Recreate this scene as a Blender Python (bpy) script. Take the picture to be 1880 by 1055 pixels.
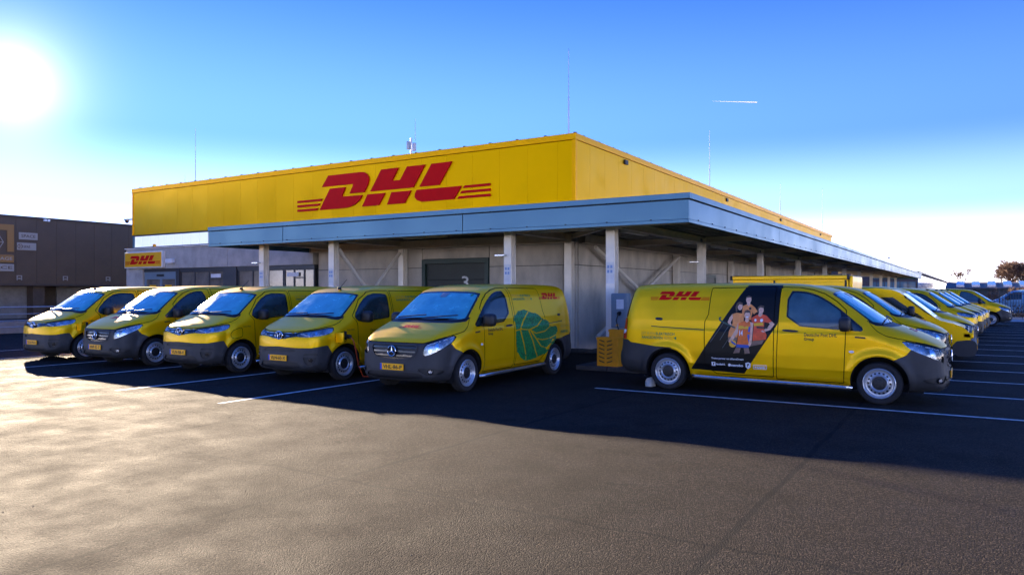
import bpy, bmesh, math, random
import numpy as np
from mathutils import Vector, Matrix
from mathutils.geometry import tessellate_polygon

random.seed(7); np.random.seed(7)
for o in list(bpy.data.objects): bpy.data.objects.remove(o)
sc = bpy.context.scene
COL = sc.collection
R = math.radians

# ------------------------------------------------------------------ camera
cam = bpy.data.cameras.new('camera'); cam.sensor_width = 36; cam.lens = 26.0
cam.shift_y = 0.0040; cam.clip_end = 6000; cam.clip_start = 0.1
camo = bpy.data.objects.new('camera', cam); COL.objects.link(camo)
camo.location = (0, 0, 1.76); camo.rotation_euler = (R(90), 0, R(31.98))
sc.camera = camo
# ------------------------------------------------------------------ sky, sun, exposure
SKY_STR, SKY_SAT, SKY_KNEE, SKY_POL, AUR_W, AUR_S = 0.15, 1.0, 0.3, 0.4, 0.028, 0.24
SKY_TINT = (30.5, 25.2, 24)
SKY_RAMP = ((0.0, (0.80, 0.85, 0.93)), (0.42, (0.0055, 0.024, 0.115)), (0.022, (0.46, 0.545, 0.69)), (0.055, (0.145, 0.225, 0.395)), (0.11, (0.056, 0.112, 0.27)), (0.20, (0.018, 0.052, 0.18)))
SUN_AZ, SUN_EL = R(66.1), R(13.2)            # azimuth from +Y towards -X
SUND = Vector((-math.sin(SUN_AZ)*math.cos(SUN_EL), math.cos(SUN_AZ)*math.cos(SUN_EL), math.sin(SUN_EL)))
w = bpy.data.worlds.new('World'); sc.world = w; w.use_nodes = True
nt = w.node_tree; nt.nodes.clear()
sky = nt.nodes.new('ShaderNodeTexSky'); sky.sky_type = 'NISHITA'; sky.sun_disc = False
sky.sun_elevation = SUN_EL; sky.sun_rotation = -SUN_AZ
sky.altitude = 0; sky.air_density = 1.0; sky.dust_density = 0.2; sky.ozone_density = 2.0
L_ = nt.links.new
def wmath(op, a, b_=None):
    n = nt.nodes.new('ShaderNodeMath'); n.operation = op
    for i, v in enumerate((a, b_)):
        if v is None: continue
        if isinstance(v, (int, float)): n.inputs[i].default_value = v
        else: L_(v, n.inputs[i])
    return n.outputs[0]
# clear-air sky as a polarising filter renders it: darkest at right angles to the sun, the wide glow round the sun held back
tc = nt.nodes.new('ShaderNodeTexCoord'); dp = nt.nodes.new('ShaderNodeVectorMath'); dp.operation = 'DOT_PRODUCT'; L_(tc.outputs['Generated'], dp.inputs[0]); dp.inputs[1].default_value = SUND
cosg = wmath('MAXIMUM', wmath('MINIMUM', dp.outputs['Value'], 0.99999), -0.99999)
pol = wmath('SUBTRACT', 1.0, wmath('MULTIPLY', wmath('SUBTRACT', 1.0, wmath('MULTIPLY', cosg, cosg)), SKY_POL))
def vmath(op, a, b_):
    n = nt.nodes.new('ShaderNodeVectorMath'); n.operation = op
    for i, v in enumerate((a, b_)):
        if isinstance(v, tuple): n.inputs[i].default_value = v
        else: L_(v, n.inputs[i])
    return n.outputs[0]
flat = vmath('DIVIDE', sky.outputs[0], vmath('ADD', vmath('DIVIDE', sky.outputs[0], (SKY_KNEE,)*3), (1.0, 1.0, 1.0)))
vm = nt.nodes.new('ShaderNodeVectorMath'); vm.operation = 'SCALE'; L_(flat, vm.inputs[0]); L_(pol, vm.inputs['Scale'])
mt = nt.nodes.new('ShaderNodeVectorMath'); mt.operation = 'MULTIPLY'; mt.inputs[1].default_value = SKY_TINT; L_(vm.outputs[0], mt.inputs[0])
sxyz = nt.nodes.new('ShaderNodeSeparateXYZ'); L_(tc.outputs['Generated'], sxyz.inputs[0])
# pale horizon band, brightened to light the shaded facades; deep blue higher up
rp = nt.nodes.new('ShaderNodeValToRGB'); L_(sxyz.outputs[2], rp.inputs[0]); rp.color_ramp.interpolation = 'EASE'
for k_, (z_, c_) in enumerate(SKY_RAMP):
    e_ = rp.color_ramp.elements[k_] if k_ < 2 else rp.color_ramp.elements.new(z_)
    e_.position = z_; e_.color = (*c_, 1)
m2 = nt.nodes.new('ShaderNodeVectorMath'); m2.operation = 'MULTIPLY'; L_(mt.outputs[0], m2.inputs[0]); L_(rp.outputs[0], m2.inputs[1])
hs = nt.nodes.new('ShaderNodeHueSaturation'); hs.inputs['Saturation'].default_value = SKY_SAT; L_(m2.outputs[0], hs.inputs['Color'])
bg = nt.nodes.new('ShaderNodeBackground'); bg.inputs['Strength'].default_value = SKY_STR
# aureole of the sun itself, centred on the lamp's direction
ang = wmath('ARCCOSINE', cosg)
au = wmath('MULTIPLY', wmath('POWER', 2.718, wmath('MULTIPLY', ang, -1.0/AUR_W)), AUR_S)
bg2 = nt.nodes.new('ShaderNodeBackground'); bg2.inputs['Color'].default_value = (1.0, 0.97, 0.93, 1); L_(au, bg2.inputs['Strength'])
ad = nt.nodes.new('ShaderNodeAddShader'); wo = nt.nodes.new('ShaderNodeOutputWorld')
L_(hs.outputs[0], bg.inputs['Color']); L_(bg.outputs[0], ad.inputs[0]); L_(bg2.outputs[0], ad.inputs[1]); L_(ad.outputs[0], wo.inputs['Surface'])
sl = bpy.data.lights.new('sun', 'SUN'); sl.energy = 2.0; sl.angle = R(0.53); sl.color = (1.0, 0.80, 0.58)
so = bpy.data.objects.new('sun', sl); COL.objects.link(so); so.rotation_euler = SUND.to_track_quat('Z', 'Y').to_euler()
sc.view_settings.view_transform = 'Standard'; sc.view_settings.look = 'None'
sc.view_settings.gamma = 1.0; sc.view_settings.use_curve_mapping = False
sc.view_settings.exposure = 3.65
sc.cycles.max_bounces = 6; sc.cycles.transparent_max_bounces = 8

# ------------------------------------------------------------------ materials
MATS = {}
def M(name, col, rough=0.5, metal=0.0, spec=0.5, coat=0.0, var=0.0, vscale=3.0, rvar=0.0, bump=0.0, bscale=60.0, bdist=0.004, emit=None, estr=0.0, col2=None, stretch=None):
    m = bpy.data.materials.new(name); m.use_nodes = True; t = m.node_tree
    b = t.nodes['Principled BSDF']
    b.inputs['Base Color'].default_value = (*col, 1); b.inputs['Roughness'].default_value = rough
    b.inputs['Metallic'].default_value = metal; b.inputs['Specular IOR Level'].default_value = spec
    b.inputs['Coat Weight'].default_value = coat; b.inputs['Coat Roughness'].default_value = 0.04
    if emit: b.inputs['Emission Color'].default_value = (*emit, 1); b.inputs['Emission Strength'].default_value = estr
    g = t.nodes.new('ShaderNodeNewGeometry'); src = g.outputs['Position']
    if stretch:
        mp = t.nodes.new('ShaderNodeMapping'); mp.inputs['Scale'].default_value = stretch
        t.links.new(src, mp.inputs['Vector']); src = mp.outputs[0]
    if var or col2 or rvar:
        n = t.nodes.new('ShaderNodeTexNoise'); n.inputs['Scale'].default_value = vscale; n.inputs['Detail'].default_value = 6; n.inputs['Roughness'].default_value = 0.6
        t.links.new(src, n.inputs['Vector'])
        if var or col2:
            r = t.nodes.new('ShaderNodeValToRGB')
            lo = col2 if col2 else tuple(c*(1-var) for c in col)
            hi = col if col2 else tuple(min(1, c*(1+var)) for c in col)
            r.color_ramp.elements[0].color = (*lo, 1); r.color_ramp.elements[1].color = (*hi, 1)
            r.color_ramp.elements[0].position = 0.3; r.color_ramp.elements[1].position = 0.7
            t.links.new(n.outputs['Fac'], r.inputs['Fac']); t.links.new(r.outputs['Color'], b.inputs['Base Color'])
        if rvar:
            mr = t.nodes.new('ShaderNodeMapRange'); mr.inputs['From Min'].default_value = 0.3; mr.inputs['From Max'].default_value = 0.7
            mr.inputs['To Min'].default_value = max(0.02, rough-rvar); mr.inputs['To Max'].default_value = rough+rvar
            t.links.new(n.outputs['Fac'], mr.inputs['Value']); t.links.new(mr.outputs[0], b.inputs['Roughness'])
    if bump:
        n2 = t.nodes.new('ShaderNodeTexNoise'); n2.inputs['Scale'].default_value = bscale; n2.inputs['Detail'].default_value = 4
        t.links.new(src, n2.inputs['Vector'])
        bp = t.nodes.new('ShaderNodeBump'); bp.inputs['Strength'].default_value = bump; bp.inputs['Distance'].default_value = bdist
        t.links.new(n2.outputs['Fac'], bp.inputs['Height']); t.links.new(bp.outputs[0], b.inputs['Normal'])
    MATS[name] = m
    return m

YEL = (1.0, 0.545, 0.0)
M('van_yellow', YEL, 0.36, metal=0.45, spec=0.2, coat=0.10, var=0.06, vscale=1.6, rvar=0.07)
M('clad_yellow', (1.0, 0.50, 0.0), 0.5, metal=0.95, spec=0.2, var=0.07, vscale=0.9, rvar=0.08, bump=0.15, bscale=2.0, bdist=0.01)
M('coping_yellow', (1.0, 0.44, 0.0), 0.45, metal=0.9, var=0.06)
M('dhl_red', (0.68, 0.0, 0.0), 0.5, metal=0.3, spec=0.15, var=0.05)
M('print_red', (0.70, 0.0, 0.001), 0.45, metal=0.3, spec=0.2)
M('fascia_metal', (0.10, 0.215, 0.28), 0.36, metal=0.6, var=0.06, vscale=0.8, rvar=0.08, bump=0.05, bscale=400, bdist=0.001)
M('fascia_dark', (0.02, 0.025, 0.03), 0.6)
M('concrete', (0.50, 0.455, 0.385), 0.85, var=0.25, vscale=1.6, bump=0.35, bscale=25, bdist=0.004, stretch=(1, 1, 0.55))
M('concrete_wing', (0.40, 0.37, 0.32), 0.8, var=0.22, vscale=2.2, bump=0.3, bscale=25, bdist=0.004)
M('steel_grey', (0.82, 0.77, 0.68), 0.42, metal=0.2, var=0.08, vscale=3)
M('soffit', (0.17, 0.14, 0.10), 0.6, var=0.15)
M('beam', (0.78, 0.67, 0.50), 0.5, var=0.1)
M('frame_dark', (0.035, 0.038, 0.042), 0.4, var=0.1)
M('glass_dark', (0.16, 0.145, 0.12), 0.12, spec=0.9, var=0.4, vscale=1.5)
M('door_green', (0.012, 0.022, 0.018), 0.45, var=0.2)
M('frame_green', (0.02, 0.05, 0.045), 0.45)
M('white_paint', (0.72, 0.72, 0.70), 0.6, var=0.12, vscale=6)
M('line_paint', (0.66, 0.66, 0.64), 0.7, col2=(0.30, 0.30, 0.30), vscale=7)
M('lit_pane', (0.8, 0.85, 0.9), 0.3, emit=(0.85, 0.93, 1.0), estr=0.05)
M('black_plastic', (0.014, 0.0135, 0.013), 0.5, var=0.2, vscale=8)
M('bumper_grey', (0.030, 0.030, 0.030), 0.55, var=0.18, vscale=5, bump=0.06, bscale=500, bdist=0.0006)
M('black_gloss', (0.008, 0.009, 0.010), 0.16, coat=0.3)
M('shell_dark', (0.004, 0.004, 0.004), 0.9)
M('tyre', (0.013, 0.013, 0.014), 0.85, var=0.3, vscale=20, bump=0.2, bscale=120)
M('wheel_silver', (0.50, 0.52, 0.54), 0.32, metal=0.7, var=0.08, vscale=15)
M('chrome', (0.75, 0.76, 0.78), 0.12, metal=1.0)
M('alu', (0.60, 0.62, 0.64), 0.25, metal=0.9)
M('windshield', (0.10, 0.50, 0.51), 0.20, metal=0.4, spec=0.5, coat=0.3, col2=(0.04, 0.30, 0.33), vscale=4, rvar=0.12, bump=0.1, bscale=90, bdist=0.001)
M('side_glass', (0.020, 0.045, 0.052), 0.12, spec=0.8, col2=(0.010, 0.020, 0.022), vscale=2.5)
M('frost_glass', (0.045, 0.12, 0.15), 0.25, spec=0.8, col2=(0.02, 0.06, 0.08), vscale=3)
M('reflector', (0.70, 0.72, 0.74), 0.25, metal=0.8, col2=(0.12, 0.125, 0.13), vscale=9)
M('red_lens', (0.45, 0.008, 0.006), 0.12, coat=0.5)
M('white_lens', (0.8, 0.8, 0.8), 0.15, coat=0.5)
M('plate_yellow', (1.0, 0.48, 0.0), 0.4, metal=0.3)
M('plate_blue', (0.01, 0.06, 0.45), 0.4)
M('ink_black', (0.010, 0.010, 0.012), 0.5)
M('ink_green', (0.01, 0.20, 0.07), 0.5)
M('ink_pale', (0.62, 0.42, 0.06), 0.5)
M('leaf_green', (0.02, 0.30, 0.07), 0.4, col2=(0.0, 0.09, 0.03), vscale=30)
for n_ in MATS['leaf_green'].node_tree.nodes:
    if n_.type == 'VALTORGB': n_.color_ramp.elements[0].position = 0.40; n_.color_ramp.elements[1].position = 0.58
M('stripe_black', (0.003, 0.004, 0.004), 0.35, spec=0.25)
M('pr_peach', (0.85, 0.30, 0.07), 0.4, var=0.2, vscale=14); M('pr_orange', (0.80, 0.15, 0.01), 0.4, var=0.25, vscale=14); M('pr_red', (0.78, 0.08, 0.015), 0.4, var=0.2, vscale=14)
M('pr_skin', (0.75, 0.45, 0.30), 0.4, var=0.25, vscale=22); M('pr_shade', (0.22, 0.13, 0.09), 0.4, var=0.4, vscale=14); M('pr_hair', (0.10, 0.06, 0.03), 0.4, var=0.5, vscale=40)
M('pr_dark', (0.01, 0.01, 0.01), 0.4); M('pr_stick', (0.01, 0.06, 0.05), 0.4); M('pr_band', (0.80, 0.45, 0.01), 0.4); M('pr_white', (0.78, 0.79, 0.8), 0.4)
M('icon_blue', (0.25, 0.38, 0.60), 0.5); M('pr_blue', (0.02, 0.08, 0.38), 0.4); M('pr_ball', (0.80, 0.42, 0.02), 0.4); M('pr_streak', (0.10, 0.13, 0.13), 0.4)
M('crate_yellow', (0.85, 0.33, 0.0), 0.5, var=0.1, vscale=10)
M('box_grey', (0.16, 0.22, 0.26), 0.45, var=0.08)
M('cable_black', (0.01, 0.01, 0.01), 0.5); M('cable_orange', (0.45, 0.06, 0.02), 0.5)
M('stone_white', (0.45, 0.47, 0.47), 0.8, var=0.2, vscale=14, bump=0.4, bscale=30)
M('brown_clad', (0.105, 0.062, 0.034), 0.5, var=0.12, vscale=1.2)
M('brown_dark', (0.08, 0.052, 0.034), 0.6, var=0.2)
M('sign_white', (0.40, 0.34, 0.28), 0.5); M('sign_orange', (0.36, 0.17, 0.04), 0.5); M('sign_ink', (0.12, 0.07, 0.04), 0.5)
M('galvanised', (0.42, 0.45, 0.47), 0.42, metal=0.6, var=0.12, vscale=5)
M('low_wall', (0.30, 0.27, 0.24), 0.85, var=0.2, bump=0.3)
M('kerb_stone', (0.045, 0.042, 0.04), 0.85, var=0.25, vscale=6, bump=0.4, bscale=40)
M('kerb_sunlit_pale', (0.42, 0.39, 0.36), 0.8, var=0.15)  # pale kerb stone, also the colour of the painted sunlit strip
M('bark', (0.13, 0.085, 0.055), 0.85, var=0.3, vscale=10)
M('twig', (0.15, 0.085, 0.05), 0.85, var=0.35, vscale=3)
M('hedge', (0.10, 0.07, 0.045), 0.9, var=0.4, vscale=6)
M('grey_roof', (0.07, 0.075, 0.085), 0.6, var=0.15); M('grey_wall', (0.05, 0.07, 0.08), 0.7, var=0.2); M('skylight', (0.10, 0.22, 0.42), 0.12, spec=0.9)
M('brick_dark', (0.10, 0.08, 0.085), 0.85, var=0.25, vscale=3); M('facade_glass', (0.10, 0.22, 0.32), 0.1, spec=0.9, var=0.3, vscale=0.6)
M('far_white', (0.55, 0.60, 0.66), 0.35, coat=0.3)
M('far_blue', (0.18, 0.38, 0.52), 0.35, coat=0.3)
M('tube_lamp', (0.75, 0.70, 0.6), 0.4)
M('rod_metal', (0.55, 0.58, 0.62), 0.35, metal=0.5)

def lens_mat():
    m = bpy.data.materials.new('lamp_lens'); m.use_nodes = True; t = m.node_tree; t.nodes.clear()
    o = t.nodes.new('ShaderNodeOutputMaterial'); tr = t.nodes.new('ShaderNodeBsdfTransparent'); gl = t.nodes.new('ShaderNodeBsdfGlossy'); mx = t.nodes.new('ShaderNodeMixShader'); lw = t.nodes.new('ShaderNodeLayerWeight')
    gl.inputs['Roughness'].default_value = 0.05; tr.inputs[0].default_value = (0.88, 0.94, 0.97, 1); lw.inputs['Blend'].default_value = 0.35
    t.links.new(lw.outputs['Fresnel'], mx.inputs[0]); t.links.new(tr.outputs[0], mx.inputs[1]); t.links.new(gl.outputs[0], mx.inputs[2]); t.links.new(mx.outputs[0], o.inputs[0])
    MATS['lamp_lens'] = m
lens_mat()

def asphalt():
    m = bpy.data.materials.new('asphalt'); m.use_nodes = True; t = m.node_tree; b = t.nodes['Principled BSDF']; N = t.nodes.new; L = t.links.new
    g = N('ShaderNodeNewGeometry'); pos = g.outputs['Position']
    def noise(s, det=4, ro=0.6):
        n = N('ShaderNodeTexNoise'); n.inputs['Scale'].default_value = s; n.inputs['Detail'].default_value = det; n.inputs['Roughness'].default_value = ro; L(pos, n.inputs['Vector']); return n.outputs['Fac']
    def math_(op, a, c=None, clamp=False):
        n = N('ShaderNodeMath'); n.operation = op; n.use_clamp = clamp
        for i, v in enumerate((a, c)):
            if v is None: continue
            if isinstance(v, (int, float)): n.inputs[i].default_value = v
            else: L(v, n.inputs[i])
        return n.outputs[0]
    big, mid, fine = noise(0.28, 5), noise(1.7, 6), noise(75, 3, 0.7)
    vor = N('ShaderNodeTexVoronoi'); vor.inputs['Scale'].default_value = 95; L(pos, vor.inputs['Vector'])
    # pale aggregate stones showing in the binder
    st = N('ShaderNodeValToRGB'); st.color_ramp.elements[0].position = 0.70; st.color_ramp.elements[1].position = 0.86
    wn = N('ShaderNodeSeparateColor'); L(vor.outputs['Color'], wn.inputs[0]); L(wn.outputs[0], st.inputs[0])
    sx = N('ShaderNodeSeparateXYZ'); L(pos, sx.inputs[0])
    wob = math_('MULTIPLY', math_('SUBTRACT', noise(0.9, 3), 0.5), 0.35)
    # paving joints every 3.55 m along Y, and one lane end
    jx = math_('ABSOLUTE', math_('SUBTRACT', math_('PINGPONG', math_('ADD', math_('ADD', sx.outputs[0], 1.5+355), math_('MULTIPLY', wob, 0.3)), 1.775), 0.0))
    joint = math_('LESS_THAN', jx, 0.028)
    jy = math_('LESS_THAN', math_('ABSOLUTE', math_('ADD', math_('SUBTRACT', sx.outputs[1], 5.05), math_('MULTIPLY', wob, 1.2))), 0.02)
    joint = math_('MAXIMUM', joint, jy)
    cr = N('ShaderNodeValToRGB'); e = cr.color_ramp.elements; e[0].color = (0.0055, 0.0048, 0.0041, 1); e[1].color = (0.0190, 0.0155, 0.0122, 1); e[0].position = 0.32; e[1].position = 0.68
    L(math_('ADD', math_('MULTIPLY', big, 0.35), math_('ADD', math_('MULTIPLY', mid, 0.3), math_('MULTIPLY', fine, 0.35))), cr.inputs[0])
    mx = N('ShaderNodeMix'); mx.data_type = 'RGBA'; L(math_('MULTIPLY', st.outputs[0], 0.6), mx.inputs[0]); L(cr.outputs[0], mx.inputs[6]); mx.inputs[7].default_value = (0.072, 0.056, 0.041, 1)
    mj = N('ShaderNodeMix'); mj.data_type = 'RGBA'; L(math_('MULTIPLY', joint, 0.8), mj.inputs[0]); L(mx.outputs[2], mj.inputs[6]); mj.inputs[7].default_value = (0.006, 0.006, 0.006, 1)
    pr = N('ShaderNodeValToRGB'); pr.color_ramp.elements[0].position = 0.52; pr.color_ramp.elements[1].position = 0.60; L(noise(0.42, 9, 0.62), pr.inputs[0])
    oil = N('ShaderNodeValToRGB'); oil.color_ramp.elements[0].position = 0.68; oil.color_ramp.elements[1].position = 0.74; L(noise(2.3, 3, 0.4), oil.inputs[0])
    dk = math_('SUBTRACT', 1.0, math_('ADD', math_('MULTIPLY', pr.outputs[0], 0.30), math_('MULTIPLY', oil.outputs[0], 0.45), True))
    md = N('ShaderNodeVectorMath'); md.operation = 'SCALE'; L(mj.outputs[2], md.inputs[0]); L(dk, md.inputs['Scale']); L(md.outputs[0], b.inputs['Base Color'])
    mr = N('ShaderNodeMapRange'); mr.inputs[1].default_value = 0.3; mr.inputs[2].default_value = 0.7; mr.inputs[3].default_value = 0.80; mr.inputs[4].default_value = 0.97; L(mid, mr.inputs[0]); L(mr.outputs[0], b.inputs['Roughness'])
    b.inputs['Specular IOR Level'].default_value = 0.12
    def bump(h, s, d, prev=None):
        n = N('ShaderNodeBump'); n.inputs['Strength'].default_value = s; n.inputs['Distance'].default_value = d; L(h, n.inputs['Height'])
        if prev: L(prev, n.inputs['Normal'])
        return n.outputs[0]
    h1 = bump(big, 1.0, 0.05); h2 = bump(mid, 0.6, 0.009, h1)
    h3 = bump(math_('SUBTRACT', math_('MULTIPLY', fine, 0.6), math_('MULTIPLY', vor.outputs['Distance'], 1.0)), 1.0, 0.009, h2)
    h4 = bump(math_('SUBTRACT', 1.0, joint), 0.5, 0.006, h3)
    L(h4, b.inputs['Normal'])
    MATS['asphalt'] = m
asphalt()

# ------------------------------------------------------------------ mesh helpers
def mesh_from(name, V, F, mat, smooth=False):
    me = bpy.data.meshes.new(name); me.from_pydata([tuple(v) for v in V], [], F); me.materials.append(MATS[mat])
    if smooth: me.polygons.foreach_set('use_smooth', [True]*len(me.polygons))
    me.update(); return me
def ob(name, me, parent=None, loc=None, rot=None, label=None, cat=None, group=None, kind=None):
    o = bpy.data.objects.new(name, me); COL.objects.link(o)
    if parent: o.parent = parent
    if loc is not None: o.location = loc
    if rot is not None: o.rotation_euler = rot
    if label: o['label'] = label
    if cat: o['category'] = cat
    if group: o['group'] = group
    if kind: o['kind'] = kind
    return o
def thing(name, loc, label, cat, rz=0.0, group=None): return ob(name, None, None, loc, (0, 0, rz), label, cat, group)

class MB:
    def __init__(s): s.V = []; s.F = []
    def add(s, V, F): n = len(s.V); s.V += [tuple(v) for v in V]; s.F += [tuple(i+n for i in f) for f in F]; return s
    def box(s, x0, x1, y0, y1, z0, z1, c=0.0):
        x0, x1 = sorted((x0, x1)); y0, y1 = sorted((y0, y1)); z0, z1 = sorted((z0, z1))
        if not c:
            return s.add([(x0,y0,z0),(x1,y0,z0),(x1,y1,z0),(x0,y1,z0),(x0,y0,z1),(x1,y0,z1),(x1,y1,z1),(x0,y1,z1)], [(0,3,2,1),(4,5,6,7),(0,1,5,4),(1,2,6,5),(2,3,7,6),(3,0,4,7)])
        bm = bmesh.new(); bmesh.ops.create_cube(bm, size=1)
        for v in bm.verts: v.co = Vector(((x0+x1)/2+v.co.x*(x1-x0), (y0+y1)/2+v.co.y*(y1-y0), (z0+z1)/2+v.co.z*(z1-z0)))
        bmesh.ops.bevel(bm, geom=bm.edges[:], offset=c, segments=2, affect='EDGES', profile=0.6)
        bm.verts.index_update(); s.add([v.co[:] for v in bm.verts], [tuple(v.index for v in f.verts) for f in bm.faces]); bm.free(); return s
    def prism(s, poly, axis, a, b):
        # poly in the two other axes: axis 'y' -> (x,z), 'x' -> (y,z), 'z' -> (x,y)
        def P(p, t): return {'y': (p[0], t, p[1]), 'x': (t, p[0], p[1]), 'z': (p[0], p[1], t)}[axis]
        n = len(poly); V = [P(p, a) for p in poly]+[P(p, b) for p in poly]
        tri = tessellate_polygon([[Vector((p[0], p[1], 0)) for p in poly]])
        F = [tuple(t) for t in tri]+[tuple(i+n for i in t[::-1]) for t in tri]+[(i, (i+1) % n, (i+1) % n+n, i+n) for i in range(n)]
        return s.add(V, F)
    def tube(s, p0, p1, r0, r1=None, n=8, cap=True):
        r1 = r0 if r1 is None else r1; p0 = Vector(p0); p1 = Vector(p1); d = (p1-p0).normalized()
        u = d.orthogonal().normalized(); v = d.cross(u); V = []
        for p, r in ((p0, r0), (p1, r1)):
            for i in range(n):
                a = 2*math.pi*i/n; V.append(p+u*(r*math.cos(a))+v*(r*math.sin(a)))
        F = [(i, (i+1) % n, (i+1) % n+n, i+n) for i in range(n)]
        if cap: F += [tuple(range(n))[::-1], tuple(range(n, 2*n))]
        return s.add(V, F)
    def path(s, pts, r, n=6):
        pts = [Vector(p) for p in pts]; V = []; F = []
        for k, p in enumerate(pts):
            d = (pts[min(k+1, len(pts)-1)]-pts[max(k-1, 0)]).normalized(); u = d.cross(Vector((0.31, 0.2, 0.93))).normalized(); v = d.cross(u)
            V += [p+u*(r*math.cos(2*math.pi*i/n))+v*(r*math.sin(2*math.pi*i/n)) for i in range(n)]
        for k in range(len(pts)-1): F += [(k*n+i, k*n+(i+1) % n, (k+1)*n+(i+1) % n, (k+1)*n+i) for i in range(n)]
        return s.add(V, F)
    def lathe(s, prof, n=40, axis='y', close=False):
        V = []; F = []
        for r, h in prof:
            for i in range(n):
                a = 2*math.pi*i/n; c, d = r*math.cos(a), r*math.sin(a)
                V.append({'y': (c, h, d), 'z': (c, d, h), 'x': (h, c, d)}[axis])
        for k in range(len(prof)-1): F += [(k*n+i, k*n+(i+1) % n, (k+1)*n+(i+1) % n, (k+1)*n+i) for i in range(n)]
        return s.add(V, F)
    def off(s, d): s.V = [(v[0]-d[0], v[1]-d[1], v[2]-d[2]) for v in s.V]; return s
    def mesh(s, name, mat, smooth=False):
        me = mesh_from(name, s.V, s.F, mat, smooth); bm = bmesh.new(); bm.from_mesh(me); bmesh.ops.recalc_face_normals(bm, faces=bm.faces[:])
        if smooth:
            for e in bm.edges:
                if len(e.link_faces) == 2 and e.calc_face_angle(0) > 0.6: e.smooth = False
        bm.to_mesh(me); bm.free(); return me
    def build(s, name, mat, parent=None, smooth=False, **k):
        # a top-level mesh keeps world coordinates; a part is stored relative to its (unrotated) root
        p = parent; 
        while p is not None: s.off(p.location); p = p.parent
        return ob(name, s.mesh(name, mat, smooth), parent, **k)

_txt = {}
def text2d(txt, bold=0.0, italic=0.0):
    # triangulated flat lettering from the built-in font, normalised so that the box starts at (0,0)
    key = (txt, bold, italic)
    if key in _txt: return _txt[key]
    cu = bpy.data.curves.new('t', 'FONT'); cu.body = txt; cu.size = 1; cu.resolution_u = 3; cu.offset = bold; cu.shear = italic; cu.fill_mode = 'FRONT'
    o = bpy.data.objects.new('t', cu); COL.objects.link(o)
    dg = bpy.context.evaluated_depsgraph_get(); me = bpy.data.meshes.new_from_object(o.evaluated_get(dg))
    V = np.array([v.co[:2] for v in me.vertices]); me.calc_loop_triangles(); F = [tuple(t.vertices) for t in me.loop_triangles]
    bpy.data.objects.remove(o); bpy.data.curves.remove(cu); bpy.data.meshes.remove(me)
    V = V-V.min(0); _txt[key] = (V, F); return V, F
def fit(V, u0, u1, v0, v1):
    m = V.max(0); return np.stack([u0+V[:, 0]/m[0]*(u1-u0), v0+V[:, 1]/m[1]*(v1-v0)], 1)
def tri2d(poly):
    t = tessellate_polygon([[Vector((p[0], p[1], 0)) for p in poly]]); return np.array(poly, float), [tuple(x) for x in t]
def flat_text(txt, mat, origin, ux, uz, u0, u1, v0, v1, name, parent, bold=0.0, lift=0.0):
    # lettering on a plane: origin + u*ux + v*uz
    V, F = text2d(txt, bold); P = fit(V, u0, u1, v0, v1); origin = Vector(origin); ux = Vector(ux); uz = Vector(uz); n = ux.cross(uz)
    b = MB(); b.add([origin+ux*float(p[0])+uz*float(p[1])+n*lift for p in P], F)
    return b.build(name, mat, parent)
LOGO = {
'd_upper':[(0.149,0.096),(0.186,0.141),(0.363,0.141),(0.386,0.139),(0.402,0.131),(0.412,0.119),(0.414,0.107),(0.408,0.087),(0.389,0.058),(0.308,0.058),(0.326,0.088),(0.328,0.094),(0.323,0.096)],
'd_lower':[(0.196,0.086),(0.285,0.086),(0.266,0.054),(0.267,0.048),(0.379,0.047),(0.363,0.027),(0.339,0.012),(0.309,0.003),(0.275,0.0),(0.135,0.0)],
'h_upper':[(0.48,0.141),(0.569,0.141),(0.537,0.092),(0.578,0.092),(0.612,0.141),(0.701,0.141),(0.644,0.058),(0.422,0.058)],
'h_left':[(0.407,0.047),(0.501,0.047),(0.466,0.0),(0.377,0.0)],'h_right':[(0.534,0.047),(0.633,0.047),(0.6,0.0),(0.51,0.0)],
'l_upper':[(0.733,0.141),(0.829,0.141),(0.769,0.058),(0.674,0.058)],
'l_lower':[(0.66,0.047),(0.872,0.047),(0.838,0.0),(0.684,0.0),(0.662,0.007),(0.651,0.019),(0.652,0.032)],
'stripe_a':[(0.0,0.047),(0.149,0.047),(0.142,0.038),(0.0,0.038)],'stripe_b':[(0.0,0.028),(0.136,0.028),(0.129,0.019),(0.0,0.019)],'stripe_c':[(0.0,0.009),(0.124,0.009),(0.117,0.0),(0.0,0.0)],
'stripe_d':[(0.887,0.047),(1.0,0.047),(1.0,0.038),(0.88,0.038)],'stripe_e':[(0.874,0.028),(1.0,0.028),(1.0,0.019),(0.867,0.019)],'stripe_f':[(0.861,0.009),(1.0,0.009),(1.0,0.0),(0.854,0.0)]}

# ================================================================== SETTING
b = MB(); b.add([(-900,-500,0),(900,-500,0),(900,900,0),(-900,900,0)], [(0,1,2,3)])
ground = ob('asphalt_yard', b.mesh('asphalt_yard', 'asphalt'), kind='structure')
def pline(x0, x1, y0, y1):
    n = MB().add([(x0,y0,0.004),(x1,y0,0.004),(x1,y1,0.004),(x0,y1,0.004)], [(0,1,2,3)]); n.build('parking_line', 'line_paint', ground)
for x in (-10.07, -12.93, -15.82, -18.7, -21.6, -24.5): pline(x-0.05, x+0.05, 7.42, 12.9)
for k in range(16):
    y = 12.25+2.40*k; pline(-5.86, 7.5, y-0.05, y+0.05)
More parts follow.
